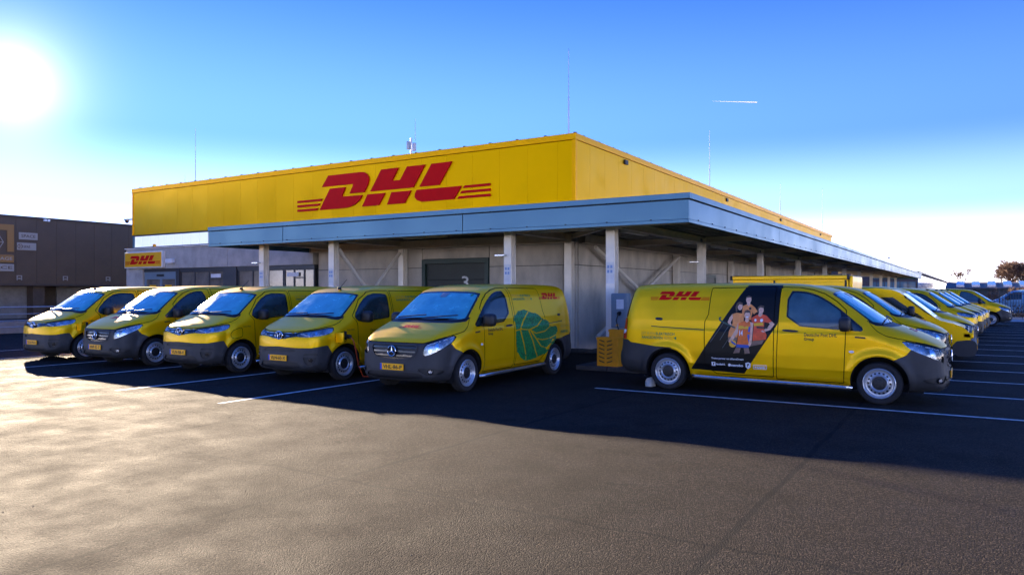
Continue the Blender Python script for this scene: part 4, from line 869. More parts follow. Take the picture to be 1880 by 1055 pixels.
LEAF_VEINS=[[(-1.534,0.988),(-1.779,1.013),(-2.08,0.993),(-2.082,1.008),(-1.776,1.034),(-1.522,1.014)],
 [(-1.764,1.024),(-1.889,1.187),(-2.025,1.297),(-2.136,1.376),(-2.112,1.385),(-1.995,1.308),(-1.85,1.199),(-1.717,1.036)],
 [(-2.093,0.988),(-2.409,1.058),(-2.617,1.181),(-2.594,1.192),(-2.383,1.075),(-2.07,1.013)],
 [(-2.068,0.99),(-2.335,0.904),(-2.706,0.935),(-2.94,1.029),(-2.919,1.042),(-2.688,0.953),(-2.339,0.927),(-2.094,1.012)],
 [(-2.107,0.975),(-2.322,0.803),(-2.596,0.762),(-2.91,0.777),(-3.219,0.848),(-3.203,0.863),(-2.896,0.795),(-2.595,0.783),(-2.352,0.82),(-2.151,0.988)],
 [(-2.315,0.805),(-2.532,0.637),(-2.872,0.566),(-2.882,0.581),(-2.558,0.653),(-2.359,0.818)],
 [(-2.024,0.984),(-2.189,0.767),(-2.305,0.563),(-2.432,0.41),(-2.459,0.414),(-2.34,0.567),(-2.232,0.772),(-2.072,0.991)],
 [(-1.707,0.999),(-1.86,0.69),(-1.987,0.38),(-2.015,0.381),(-1.898,0.692),(-1.756,1.004)]]

def body_fn(side, Wz, plan, crown, axles, kroof=0.22, kplan=0.22, front=(0.10, 0.9, 0.62), tail=0.05, extra=None):
    side = chaikin(side, 1); wz, ww = zip(*Wz); plan = chaikin(plan, 1)
    def f(x, y, z):
        ya = np.abs(y); wf = front[0]*ya**2+front[1]*np.maximum(ya-front[2], 0)**2
        xw = x+wf*sstep(-1.6, -0.5, x)-tail*ya**2*sstep(-2.6, -3.8, x)
        cz = crown*ya**2*sstep(0.75, 1.0, z)
        ds = sdpoly(xw, z+cz, side); df = (ya-np.interp(z, wz, ww))*0.97; dp = sdpoly(x, ya, plan)
        r = smax(smax(ds, df, kroof), dp, kplan)
        for xa in axles:
            q = np.hypot(x-xa, z-0.33); r = r-0.022*np.exp(-((q-0.44)/0.07)**2)*sstep(0.7, 0.85, ya)*(z > 0.1)
        if extra: r = r+extra(x, ya, z)
        return r
    return f
ARCH = lambda xa, r=0.415: (lambda x, y, z: np.maximum(np.minimum(np.hypot(x, z-0.335), np.hypot(x-xa, z-0.335))-r, 0.55-np.abs(y)))
def common(rc, f, S, xa, lo, hi):
    # inner dark liner and wheel tubs shared by all bodies
    g = lambda x, y, z: f(x, y, z)+0.05
    I = implicit(g, lo, hi, 0.085); _, I = take(I, ARCH(xa, 0.40)); rc.surf('inner_liner', I, 'shell_dark')
    for x in (0, xa):
        for sg in (1, -1):
            V = []; F = []; n = 18
            for i in range(n+1):
                a = math.pi*(-0.12+1.24*i/n)
                for y in (0.90, 0.55): V.append((x+0.418*math.cos(a), sg*y, 0.335+0.418*math.sin(a)))
            F = [(2*i, 2*i+1, 2*i+3, 2*i+2) for i in range(n)]+[tuple(range(1, 2*n+3, 2))]
            rc.add('wheel_housing', mesh_from('wheel_housing', V, F, 'shell_dark'))
    rc.add('underbody', MB().box(xa-0.5, 0.6, -0.75, 0.75, 0.20, 0.32).mesh('underbody', 'shell_dark'))
def door_text(rc, f, side, xf, z1, doors, dx=0.50):
    sg = -1 if side > 0 else 1
    for txt, l, za, zb, bo in (('Deutsche Post DHL', dx, z1-0.045, z1+0.012, 0.008), ('Group', dx*0.31, z1-0.125, z1-0.062, 0.02)):
        x0 = xf if side > 0 else xf-dx; rc.surf('door_lettering', drape_text(f, side, txt, x0, x0+sg*l, za, zb, 0.004, bo), 'ink_black', parent=doors)
def eco_text(rc, f, side, x0, z1, L_, h=0.06):
    sg = -1 if side > 0 else 1
    for txt, a, c, za, mat, bo in (('DIT IS EEN', 0, 0.42, z1, 'ink_pale', 0), ('ELEKTRISCH', 0.45, 1.0, z1, 'ink_green', 0.015), ('AANGEDREVEN', 0, 0.65, z1-h*1.45, 'ink_green', 0.015), ('AUTO.', 0.69, 0.93, z1-h*1.45, 'ink_pale', 0)):
        rc.surf('eco_lettering', drape_text(f, side, txt, x0+sg*L_*a, x0+sg*L_*c, za, za+h, 0.004, bo), mat)
    V, F = tri2d([(x0+sg*L_*(0.97+q[0]*0.1), z1-h*1.45+h*q[1]) for q in ((0, .45), (.3, .45), (.4, .1), (.8, .0), (.8, 1.), (.4, .9), (.3, .6), (0, .6))]); rc.surf('plug_icon', drape(f, side, V, F, 0.004), 'ink_green')

def make_vito(Rw, special=None):
    q = 3.43-Rw; xa = -Rw; rc = Recipe()
    sp = [(0.70, 0.20), (0.90, 0.225), (0.965, 0.29), (0.975, 0.42), (0.960, 0.56), (0.950, 0.70), (0.925, 0.85), (0.87, 0.925), (0.60, 1.07), (0.30, 1.185), (0.10, 1.255), (0.05, 1.29), (-0.28, 1.52), (-0.60, 1.735), (-0.80, 1.82), (-1.1, 1.877), (-1.5, 1.905), (-2.4, 1.918), (-3.6+q, 1.91), (-4.05+q, 1.893), (-4.17+q, 1.85), (-4.26+q, 1.6), (-4.36+q, 1.2), (-4.40+q, 0.95), (-4.42+q, 0.70), (-4.47+q, 0.60), (-4.47+q, 0.42), (-4.40+q, 0.30), (-4.2+q, 0.24), (-2, 0.21)]
    Wz = [(0.1, 0.84), (0.25, 0.885), (0.38, 0.925), (0.45, 0.937), (0.50, 0.950), (0.7, 0.960), (0.95, 0.962), (1.07, 0.960), (1.11, 0.950), (1.16, 0.944), (1.25, 0.938), (1.45, 0.898), (1.65, 0.848), (1.80, 0.80), (1.95, 0.74), (2.2, 0.6)]
    pl = [(0.30, 1.2), (0.42, 0.965), (0.60, 0.925), (0.78, 0.85), (0.90, 0.72), (0.97, 0.5), (1.02, 0.2), (1.03, -0.5), (-4.6+q, -0.5), (-4.55+q, 0.75), (-4.40+q, 0.90), (-4.15+q, 0.955), (-3.9+q, 0.97), (-3.5+q, 1.2)]
    f = body_fn(sp, Wz, pl, 0.03, (0, xa))
    lo, hi = (-4.75+q, -1.1, 0.1), (1.2, 1.1, 2.1)
    S = implicit(f, lo, hi, 0.036); common(rc, f, S, xa, lo, hi)
    _, S = take(S, ARCH(xa)); _, S = take(S, lambda x, y, z: z-0.235)
    wsp = chaikin([(-0.5, 1.262), (0.45, 1.262), (0.845, 1.238), (0.82, 1.36), (0.735, 1.68), (0.70, 1.742), (0.3, 1.768), (-0.5, 1.772)], 1)
    ws, S = take(S, FRONT(wsp)); gl, tr = take(ws, grow_(FRONT(wsp), -0.028)); stk, gl = take(gl, lambda x, y, z: np.hypot(y-0.60, z-1.70)-0.028)
    w = rc.surf('windshield', gl, 'windshield', -0.004); rc.surf('windshield_seal', tr, 'black_gloss', -0.003, w); rc.surf('windshield_sticker', stk, 'ink_green', -0.003, w)
    mh, _ = take(gl, lambda x, y, z: sdpoly(y, z, [(-0.09, 1.75), (0.09, 1.75), (0.07, 1.66), (-0.07, 1.66)])); rc.surf('mirror_base', mh, 'box_grey', 0.0, w)
    cw, S = take(S, lambda x, y, z: np.maximum(np.maximum(sdpoly(np.abs(y), z, [(-0.5, 1.205), (0.70, 1.205), (0.85, 1.225), (0.86, 1.30), (-0.5, 1.30)]), -0.25-x), x-0.26)); rc.surf('cowl', cw, 'black_plastic', -0.012)
    bn = lambda x, y, z: np.maximum(sdpoly(np.abs(y)-0.3+(0.95-x), z, [(-0.5, 0.885), (0.43, 0.884), (0.80, 0.955), (1.30, 1.032), (1.48, 1.067), (1.59, 1.14), (1.65, 1.25), (1.66, 1.6), (-0.5, 1.6)]), -0.16-x)
    hd, S = take(S, bn, 0.0065); bonnet = rc.surf('bonnet', hd, 'van_yellow')
    hlp = CORN(chaikin([(0.37, 0.655), (0.43, 0.873), (0.80, 0.942), (1.30, 1.02), (1.13, 0.875), (0.97, 0.815), (0.65, 0.715)], 1))
    hl, S = take(S, hlp, 0.003)
    for sg in (1, -1):
        h = hl.half(sg); i = rc.surf('headlight', h, 'lamp_lens', 0.0); rc.surf('reflector', h, 'reflector', -0.03, i)
        for t, z, r in ((0.56, 0.775, 0.05), (0.74, 0.835, 0.055)):
            d_, _ = take(h, lambda x, y, zz: np.hypot(np.abs(y)-0.3+0.95-x-t, zz-z)-r); rc.surf('lamp_bowl', d_, 'chrome', -0.018, i)
        d_, _ = take(h, lambda x, y, zz: sdpoly(np.abs(y)-0.3+0.95-x, zz, [(0.46, 0.86), (0.82, 0.925), (1.2, 0.99), (1.2, 0.975), (0.82, 0.905), (0.47, 0.84)])); rc.surf('light_strip', d_, 'white_lens', -0.01, i)
    bum, S = take(S, lambda x, y, z: sdpoly(x, z, [(0.47, 0.905), (0.37, 0.78), (0.21, 0.70), (0.05, 0.55), (0.05, 0.05), (1.6, 0.05), (1.6, 1.0), (0.5, 1.0)]), 0.002)
    grp = FRONT(chaikin([(-0.5, 0.872), (0.40, 0.872), (0.53, 0.862), (0.50, 0.70), (0.40, 0.61), (0.15, 0.575), (-0.5, 0.57)], 1), 0.4)
    gr, bum = take(bum, grp); rim_, gr = (lambda io: (io[1], io[0]))(take(gr, grow_(grp, -0.03)))
    lip = FRONT(chaikin([(-0.5, 0.385), (0.50, 0.385), (0.60, 0.36), (0.66, 0.28), (-0.5, 0.275)], 1), 0.3); li, bum = take(bum, lip)
    fgp = FRONT(chaikin([(0.50, 0.46), (0.62, 0.47), (0.86, 0.45), (0.87, 0.37), (0.72, 0.345), (0.64, 0.37)], 1), 0.2); fg, bum = take(bum, fgp)
    lpp = FRONT([(-0.5, 0.415), (0.48, 0.415), (0.60, 0.44), (0.60, 0.415), (0.50, 0.39), (-0.5, 0.39)], 0.3)
    lb, bum = take(bum, lpp)
    bi = rc.surf('front_bumper', bum, 'bumper_grey'); rc.surf('bumper_bar', lb, 'bumper_grey', 0.022, bi)
    gi = rc.surf('grille', rim_, 'bumper_grey', 0.012); rc.surf('grille_back', gr, 'ink_black', -0.022, gi)
    for z in (0.815, 0.745, 0.675, 0.615):
        sl_, _ = take(gr, lambda x, y, zz: np.abs(zz-z+0.02*np.abs(y))-0.018); rc.surf('grille_slat', sl_, 'black_gloss', 0.0, gi)
    rc.surf('lower_intake', li, 'ink_black', -0.02, bi)
    for z in (0.30, 0.33, 0.36):
        sl_, _ = take(li, lambda x, y, zz: np.abs(zz-z)-0.006); rc.surf('intake_slat', sl_, 'black_plastic', -0.006, bi)
    for sg in (1, -1):
        h = fg.half(sg); i = rc.surf('fog_lamp_pocket', h, 'black_plastic', -0.015, bi)
        d_, _ = take(h, lambda x, y, z: np.hypot(np.abs(y)-0.74, z-0.405)-0.042); rc.surf('fog_lamp', d_, 'black_gloss', 0.006, bi); d2, _ = take(h, lambda x, y, z: np.hypot(np.abs(y)-0.74, z-0.405)-0.03); rc.surf('fog_lens', d2, 'reflector', 0.009, bi)
    xe = nose_x(f, 0, 0.74)+0.03; em = ring(0.088, 0.009, x=xe)
    for k in range(3):
        a = math.pi/2+k*2*math.pi/3; ca, sa = math.cos(a), math.sin(a); nx_, nz_ = -sa*0.018, ca*0.018
        em.add([(xe+0.002, nx_, nz_), (xe+0.002, -nx_, -nz_), (xe+0.006, ca*0.085, sa*0.085), (xe+0.014, 0, 0)], [(0, 2, 3), (1, 3, 2)])
    em.off((0, 0, -0.74)); rc.add('emblem', em.mesh('emblem', 'chrome', True), gi)
    wm = MB().lathe([(0.0, 0.0), (0.085, 0.0)], 24, 'x').off((-(xe-0.012), 0, -0.74)); rc.add('emblem_back', wm.mesh('emblem_back', 'black_gloss'), gi)
    # rear
    rb = [(-3.28+q, 0.05), (-3.34+q, 0.762), (-3.66+q, 0.768), (-4.16+q, 0.825), (-4.22+q, 0.87), (-4.9+q, 0.885), (-4.9+q, 0.05)]
    rbm, S = take(S, lambda x, y, z: sdpoly(x, z, rb), 0.003); rc.surf('rear_bumper', rbm, 'bumper_grey', 0.004)
    tl, S = take(S, lambda x, y, z: np.maximum(sdpoly(x, z, [(-4.245+q, 0.885), (-4.235+q, 1.275), (-4.9+q, 1.275), (-4.9+q, 0.885)]), 0.76-np.abs(y)), 0.002)
    for sg in (1, -1):
        h = tl.half(sg); d_, h2 = take(h, lambda x, y, z: sdpoly(x, z, [(-4.9+q, 1.0), (-4.25+q, 1.06), (-4.25+q, 1.02), (-4.30+q, 0.98), (-4.9+q, 0.97)])); i = rc.surf('tail_light', h2, 'red_lens', 0.006); rc.surf('reverse_lens', d_, 'white_lens', 0.006, i)
    rg, S = take(S, lambda x, y, z: sdpoly(x, z, [(-4.115+q, 1.92), (-4.15+q, 1.7), (-4.205+q, 1.45), (-4.245+q, 1.28), (-4.9+q, 1.28), (-4.9+q, 1.92)]), 0.002); rc.surf('rear_window', rg, 'black_gloss', 0.002)
    # doors and glass
    wn = chaikin([(-1.385, 1.20), (-1.375, 1.775), (-1.12, 1.765), (-0.95, 1.72), (-0.79, 1.64), (-0.59, 1.50), (-0.41, 1.345), (-0.16, 1.125), (-0.49, 1.145)], 1)
    wnf = SIDE(wn); wall, S = take(S, wnf)
    dp = SIDE([(-1.545, 0.30), (-0.51, 0.30), (-0.475, 1.10), (-0.475, 1.46), (-0.62, 1.60), (-0.80, 1.72), (-1.0, 1.79), (-1.2, 1.825), (-1.49, 1.835)])
    dr, S = take(S, dp, 0.0065)
    g1, trim = take(wall, SIDE(chaikin([(-1.36, 1.225), (-1.35, 1.75), (-1.13, 1.742), (-0.96, 1.697), (-0.80, 1.618), (-0.60, 1.478), (-0.545, 1.43), (-0.545, 1.17)], 1)))
    g2, trim = take(trim, SIDE([(-0.465, 1.165), (-0.465, 1.365), (-0.42, 1.325), (-0.215, 1.142)]))
    _, S = take(S, lambda x, y, z: np.full(x.shape, 1.0))
    ds = rc.pair('front_door', dr, 'van_yellow'); rc.pair('window_trim', trim, 'black_gloss', 0.002, ds); rc.pair('door_window', g1, 'frost_glass' if special == 'xl' else 'side_glass', -0.006, ds); rc.pair('quarter_window', g2, 'side_glass', -0.006)
    sd, S = take(S, SIDE([(-2.66, 1.822), (-1.57, 1.838), (-1.59, 0.335), (-2.55, 0.335), (-2.75, 0.50), (-2.75, 1.23), (-2.69, 1.36)]), 0.0065)
    sdl, sdr = sd.half(1), sd.half(-1)
    if special == 'xl':
        st = SIDE([(-2.05, 1.87), (-1.48, 1.87), (-1.52, 1.22), (-2.07, 0.36), (-2.99, 0.40)])
        a, sdr = take(sdr, st); Sl, Sr = cut(S, S.V[:, 1]); b2, Sl = take(Sl, st); S = join(Sl, Sr)
        rc.surf('black_stripe', join(a, b2), 'stripe_black', 0.0005)
    s1 = rc.surf('sliding_door', sdr, 'van_yellow'); s0 = rc.surf('side_panel', sdl, 'van_yellow')
    rc.surf('body', S, 'van_yellow')
    for sg, d_ in ((1, ds[0]), (-1, ds[1])):
        V, F = tri2d(chaikin([(-1.44, 1.095), (-1.44, 1.14), (-1.19, 1.125), (-1.19, 1.085)], 2)); rc.surf('door_handle', drape(f, sg, V, F, 0.022), 'black_plastic', parent=d_)
        V, F = tri2d([(-0.34, 1.03), (-0.34, 1.055), (-0.19, 1.045), (-0.19, 1.02)]); rc.surf('badge', drape(f, sg, V, F, 0.005), 'ink_black')
        V, F = tri2d([(-0.39+0.04*math.cos(i*0.5236), 0.81+0.02*math.sin(i*0.5236)) for i in range(12)]); rc.surf('side_indicator', drape(f, sg, V, F, 0.008), 'white_lens')
        V, F = tri2d([(-3.74+q, 1.125), (-3.74+q, 1.14), (-2.76, 1.098), (-2.76, 1.083)]); rc.surf('slide_rail', drape(f, sg, V, F, 0.003), 'ink_black')
        V, F = tri2d(chaikin([(-3.66+q, 1.245), (-3.66+q, 1.295), (-3.52+q, 1.29), (-3.52+q, 1.24)], 1)); rc.surf('fuel_latch', drape(f, sg, V, F, 0.004), 'ink_black')
        m = rblob(0.17, 0.25, 0.23); m.off((0.47, -sg*1.08, -1.245)); mi = rc.add('side_mirror', m.mesh('side_mirror', 'black_plastic', True)); rc.add('mirror_arm', MB().box(-0.50, -0.42, sg*0.90, sg*1.02, 1.13, 1.18, 0.012).mesh('mirror_arm', 'black_plastic'), mi)
        rc.add('running_board', MB().path([(-0.40, sg*0.90, 0.235), (-0.47, sg*0.965, 0.24), (-0.8, sg*0.975, 0.25), (xa+0.8, sg*0.975, 0.27), (xa+0.52, sg*0.965, 0.275), (xa+0.46, sg*0.90, 0.28)], 0.032, 10).mesh('running_board', 'alu', True))
        door_text(rc, f, sg, -0.60, 1.075, d_)
    # wipers
    for y0, y1 in ((-0.62, 0.02), (0.05, 0.68)):
        P = [];
        for t in np.linspace(0, 1, 7):
            y = y0+(y1-y0)*t; z = 1.275+0.05*t; P.append((nose_x(f, y, z) if False else None, y, z))
        xs_ = []
        for _, y, z in P:
            a_, c_ = -0.6, 0.6
            for _k in range(24):
                mm = (a_+c_)/2
                if f(np.array([mm]), np.array([y]), np.array([z]))[0] < 0: a_ = mm
                else: c_ = mm
            xs_.append((a_+0.025, y, z+0.015))
        rc.add('wiper', MB().path(xs_, 0.011, 6).mesh('wiper', 'ink_black'))
    u = 0.52
    for poly in LOGO.values():
        V, F = tri2d([(0.42+u*(0.07-p[1])*1.5, -0.26+u*p[0]) for p in poly]); rc.surf('bonnet_logo', drape_top(f, V, F, 0.003), 'print_red', parent=bonnet, kind='stuff')
    if special == 'xl':
        for s_ in logo_surf(f, -1, -3.78, 1.09, 1.607): rc.surf('side_logo', s_, 'print_red', kind='stuff')
        eco_text(rc, f, -1, -3.93, 0.975, 0.64, 0.05)
        for k, (c, poly) in enumerate(PLAYERS):
            V, F = tri2d(poly); rc.surf('player_print', drape(f, -1, V, F, 0.004+0.00035*k), 'pr_'+c, kind='stuff')
        for txt, x0, x1, z0, z1, bo in (('Trotse partner van #SameDream', -2.62, -2.07, 0.585, 0.625, 0.02), ('HandbalNL', -2.54, -2.38, 0.495, 0.525, 0.02), ('nevobo', -2.28, -2.08, 0.485, 0.525, 0.03), ('KNHB', -1.845, -1.72, 0.472, 0.508, 0.03), ('14', -2.14, -2.08, 1.01, 1.10, 0.03)):
            rc.surf('stripe_lettering', drape_text(f, -1, txt, x0, x1, z0, z1, 0.022, bo), 'pr_white')
        fr = [(-1.91, 0.458), (-1.70, 0.458), (-1.70, 0.522), (-1.91, 0.522)]
        for a, c in zip(fr, fr[1:]+fr[:1]):
            dx, dz = (0.004 if a[0] == c[0] else 0), (0.004 if a[1] == c[1] else 0); V, F = tri2d([(a[0]-dx, a[1]-dz), (c[0]-dx, c[1]-dz), (c[0]+dx, c[1]+dz), (a[0]+dx, a[1]+dz)]); rc.surf('badge_border', drape(f, -1, V, F, 0.006), 'pr_white', kind='stuff')
        V, F = tri2d([(-1.89, 0.50), (-1.86, 0.50), (-1.86, 0.485), (-1.875, 0.472), (-1.89, 0.485)]); rc.surf('badge_shield', drape(f, -1, V, F, 0.006), 'pr_white', kind='stuff')
    else:
        for s_ in logo_surf(f, 1, -2.64, 0.92, 1.60): rc.surf('side_logo', s_, 'print_red', kind='stuff')
        eco_text(rc, f, 1, -1.60, 1.655, 0.70, 0.045)
        if special == 'leaf':
            V, F = tri2d(LEAF); rc.surf('leaf_print', drape(f, 1, V, F, 0.004), 'leaf_green', label='dark green leaf print on the van side')
            for poly in LEAF_VEINS: V, F = tri2d(poly); rc.surf('leaf_vein', drape(f, 1, V, F, 0.0065), 'van_yellow', kind='stuff')
            for txt, z, m_, bo in (('NATUURLIJK', 0.985, 'ink_pale', 0), ('ONDERWEG.', 0.87, 'ink_green', 0.02)): rc.surf('leaf_lettering', drape_text(f, 1, txt, -3.40, -3.85, z, z+0.055, 0.004, bo), m_)
    rc.wheels(xa); rc.nose = nose_x(f, 0, 0.47)+0.012
    return rc

def make_proace():
    xa = -3.275; rc = Recipe()
    sp = [(0.6, 0.19), (0.85, 0.21), (0.915, 0.28), (0.92, 0.45), (0.905, 0.62), (0.895, 0.76), (0.875, 0.88), (0.83, 0.965), (0.70, 1.05), (0.45, 1.15), (0.26, 1.23), (0.19, 1.27), (-0.15, 1.50), (-0.48, 1.725), (-0.66, 1.805), (-0.95, 1.86), (-1.4, 1.893), (-2.5, 1.90), (-3.5, 1.88), (-3.85, 1.84), (-3.95, 1.6), (-4.02, 1.1), (-4.05, 0.75), (-4.08, 0.6), (-4.08, 0.4), (-4.0, 0.3), (-3.8, 0.24), (-2, 0.21)]
    Wz = [(0.1, 0.84), (0.25, 0.89), (0.40, 0.93), (0.55, 0.948), (0.85, 0.958), (1.05, 0.952), (1.12, 0.945), (1.25, 0.925), (1.45, 0.885), (1.65, 0.835), (1.80, 0.785), (1.95, 0.72), (2.2, 0.58)]
    pl = [(0.22, 1.2), (0.34, 0.96), (0.50, 0.93), (0.68, 0.855), (0.82, 0.72), (0.91, 0.48), (0.96, 0.2), (0.97, -0.5), (-4.3, -0.5), (-4.15, 0.75), (-4.0, 0.90), (-3.8, 0.95), (-3.6, 0.965), (-3.2, 1.2)]
    f = body_fn(sp, Wz, pl, 0.035, (0, xa), front=(0.12, 0.9, 0.6))
    lo, hi = (-4.35, -1.1, 0.1), (1.15, 1.1, 2.1)
    S = implicit(f, lo, hi, 0.036); common(rc, f, S, xa, lo, hi)
    _, S = take(S, ARCH(xa, 0.40)); _, S = take(S, lambda x, y, z: z-0.225)
    wsp = chaikin([(-0.5, 1.285), (0.45, 1.28), (0.845, 1.222), (0.82, 1.34), (0.745, 1.66), (0.70, 1.715), (0.3, 1.742), (-0.5, 1.748)], 1)
    ws, S = take(S, FRONT(wsp)); gl, tr = take(ws, grow_(FRONT(wsp), -0.024)); stk, gl = take(gl, lambda x, y, z: np.hypot(y-0.62, z-1.67)-0.028)
    w = rc.surf('windshield', gl, 'windshield', -0.004); rc.surf('windshield_seal', tr, 'black_gloss', -0.003, w); rc.surf('windshield_sticker', stk, 'ink_green', -0.003, w)
    cw, S = take(S, lambda x, y, z: np.maximum(np.maximum(sdpoly(np.abs(y), z, [(-0.5, 1.245), (0.60, 1.235), (0.84, 1.195), (0.87, 1.26), (-0.5, 1.32)]), -0.15-x), x-0.36)); rc.surf('cowl', cw, 'black_plastic', -0.012)
    bn = lambda x, y, z: np.maximum(sdpoly(np.abs(y)-0.3+(0.95-x), z, [(-0.5, 0.965), (0.28, 0.98), (0.6, 1.01), (0.95, 1.05), (1.28, 1.10), (1.44, 1.16), (1.53, 1.23), (1.55, 1.6), (-0.5, 1.6)]), -0.1-x)
    hd, S = take(S, bn, 0.0065); bonnet = rc.surf('bonnet', hd, 'van_yellow')
    hlp = CORN(chaikin([(0.26, 0.885), (0.28, 0.965), (0.6, 0.998), (0.95, 1.035), (1.24, 1.07), (1.30, 1.03), (1.22, 0.95), (1.0, 0.905), (0.6, 0.878)], 1)); hl, S = take(S, hlp, 0.003)
    for sg in (1, -1):
        h = hl.half(sg); i = rc.surf('headlight', h, 'lamp_lens', 0.0); rc.surf('reflector', h, 'reflector', -0.03, i)
        for t, z, r in ((0.62, 0.935, 0.042), (0.82, 0.96, 0.042)):
            d_, _ = take(h, lambda x, y, zz: np.hypot(np.abs(y)-0.3+0.95-x-t, zz-z)-r); rc.surf('lamp_bowl', d_, 'chrome', -0.018, i)
        d_, _ = take(h, lambda x, y, zz: sdpoly(np.abs(y)-0.3+0.95-x, zz, [(0.32, 0.945), (0.46, 0.955), (0.66, 0.905), (1.1, 0.935), (1.1, 0.918), (0.62, 0.885), (0.42, 0.93)])); rc.surf('light_strip', d_, 'white_lens', -0.01, i)
    grp = FRONT(chaikin([(-0.5, 0.955), (0.22, 0.955), (0.50, 0.965), (0.60, 0.95), (0.58, 0.895), (0.30, 0.868), (0.12, 0.83), (-0.5, 0.825)], 1), 0.35); gr, S = take(S, grp)
    gi = rc.surf('grille', gr, 'black_gloss', -0.012)
    for (z0, k_) in ((0.935, 0.04), (0.895, 0.02)):
        sl_, _ = take(gr, lambda x, y, zz: np.maximum(np.abs(zz-z0-k_*np.abs(y))-0.007, 0.10-np.abs(y))); rc.surf('chrome_bar', sl_, 'chrome', 0.008, gi)
    bum, S = take(S, lambda x, y, z: np.maximum(sdpoly(np.abs(y)-0.3+(0.95-x), z, [(-0.5, 0.695), (0.30, 0.67), (0.7, 0.672), (1.12, 0.715), (1.24, 0.56), (1.40, 0.30), (1.45, 0.05), (-0.5, 0.05)]), 0.0-x), 0.002)
    us = FRONT(chaikin([(-0.5, 0.672), (0.36, 0.652), (0.46, 0.625), (0.48, 0.585), (-0.5, 0.60)], 1), 0.3); u_, bum = take(bum, us)
    lw_ = FRONT(chaikin([(-0.5, 0.40), (0.46, 0.40), (0.52, 0.38), (0.60, 0.27), (-0.5, 0.262)], 1), 0.3); l_, bum = take(bum, lw_)
    pk = FRONT(chaikin([(0.60, 0.56), (0.84, 0.575), (0.83, 0.52), (0.79, 0.36), (0.72, 0.34), (0.66, 0.38)], 1), 0.2); p_, bum = take(bum, pk)
    bi = rc.surf('front_bumper', bum, 'bumper_grey'); rc.surf('upper_intake', u_, 'ink_black', -0.02, bi); rc.surf('lower_intake', l_, 'ink_black', -0.02, bi)
    for z in (0.65, 0.625): sl_, _ = take(u_, lambda x, y, zz: np.abs(zz-z)-0.006); rc.surf('intake_slat', sl_, 'black_plastic', -0.006, bi)
    for z in (0.375, 0.34, 0.305, 0.275): sl_, _ = take(l_, lambda x, y, zz: np.abs(zz-z)-0.007); rc.surf('intake_slat', sl_, 'black_plastic', -0.004, bi)
    for sg in (1, -1):
        h = p_.half(sg); rc.surf('side_pocket', h, 'black_plastic', -0.018, bi); d_, _ = take(h, lambda x, y, z: np.abs(z-0.51)-0.022); rc.surf('pocket_bar', d_, 'bumper_grey', 0.002, bi)
        d_, _ = take(h, lambda x, y, z: np.hypot(np.abs(y)-0.755, z-0.435)-0.035); rc.surf('fog_lamp', d_, 'black_gloss', -0.006, bi)
    xe = nose_x(f, 0, 0.90)+0.012; e1 = ring(0.105, 0.012, 0.074, x=xe); e1.add(*(lambda r_: (r_.V, r_.F))(ring(0.036, 0.008, 0.068, x=xe+0.004)))
    r3 = ring(0.075, 0.008, 0.032, x=xe+0.006); r3.off((0, 0, -0.036)); e1.add(r3.V, r3.F); e1.off((0, 0, -0.905)); rc.add('emblem', e1.mesh('emblem', 'chrome', True), gi)
    wm = MB().add([(xe-0.004, 0.11*math.cos(i*0.2618), 0.905+0.08*math.sin(i*0.2618)) for i in range(24)], [tuple(range(24))]); rc.add('emblem_back', wm.mesh('emblem_back', 'black_gloss'), gi)
    rbm, S = take(S, lambda x, y, z: sdpoly(x, z, [(-3.56, 0.05), (-3.60, 0.60), (-4.5, 0.66), (-4.5, 0.05)]), 0.003); rc.surf('rear_bumper', rbm, 'bumper_grey', 0.004)
    tl, S = take(S, lambda x, y, z: np.maximum(sdpoly(x, z, [(-3.86, 0.95), (-3.82, 1.45), (-4.5, 1.45), (-4.5, 0.95)]), 0.74-np.abs(y)), 0.002); rc.pair('tail_light', tl, 'red_lens', 0.006)
    wn = chaikin([(-0.26, 1.27), (-0.36, 1.155), (-0.55, 1.15), (-1.27, 1.195), (-1.325, 1.24), (-1.335, 1.67), (-1.28, 1.72), (-0.84, 1.72), (-0.56, 1.575)], 1); wall, S = take(S, SIDE(wn))
    dp = SIDE([(-0.37, 0.30), (-0.335, 1.13), (-0.225, 1.265), (-0.52, 1.60), (-0.80, 1.755), (-1.0, 1.778), (-1.40, 1.778), (-1.42, 0.32)]); dr, S = take(S, dp, 0.0065)
    g1, trim = take(wall, grow_(SIDE(wn), -0.022))
    ds = rc.pair('front_door', dr, 'van_yellow'); rc.pair('window_trim', trim, 'black_gloss', 0.001, ds); rc.pair('door_window', g1, 'side_glass', -0.006, ds)
    sd, S = take(S, SIDE([(-1.46, 0.335), (-1.45, 1.775), (-2.55, 1.77), (-2.58, 0.36)]), 0.0065); rc.pair('sliding_door', sd, 'van_yellow')
    fl, S = take(S, lambda x, y, z: np.maximum(sdpoly(x, z, chaikin([(0.27, 0.90), (0.05, 0.985), (-0.02, 0.96), (-0.01, 0.80), (0.05, 0.765), (0.26, 0.745)], 1)), 0.5-y), 0.005); rc.surf('charge_flap', fl, 'van_yellow')
    rc.surf('body', S, 'van_yellow')
    for sg, d_ in ((1, ds[0]), (-1, ds[1])):
        V, F = tri2d(chaikin([(-1.36, 1.05), (-1.36, 1.09), (-1.14, 1.085), (-1.14, 1.045)], 2)); rc.surf('door_handle', drape(f, sg, V, F, 0.022), 'van_yellow', parent=d_)
        m = rblob(0.17, 0.24, 0.23); m.off((0.50, -sg*1.06, -1.25)); mi = rc.add('side_mirror', m.mesh('side_mirror', 'black_plastic', True)); rc.add('mirror_arm', MB().box(-0.54, -0.46, sg*0.89, sg*1.0, 1.14, 1.19, 0.012).mesh('mirror_arm', 'black_plastic'), mi)
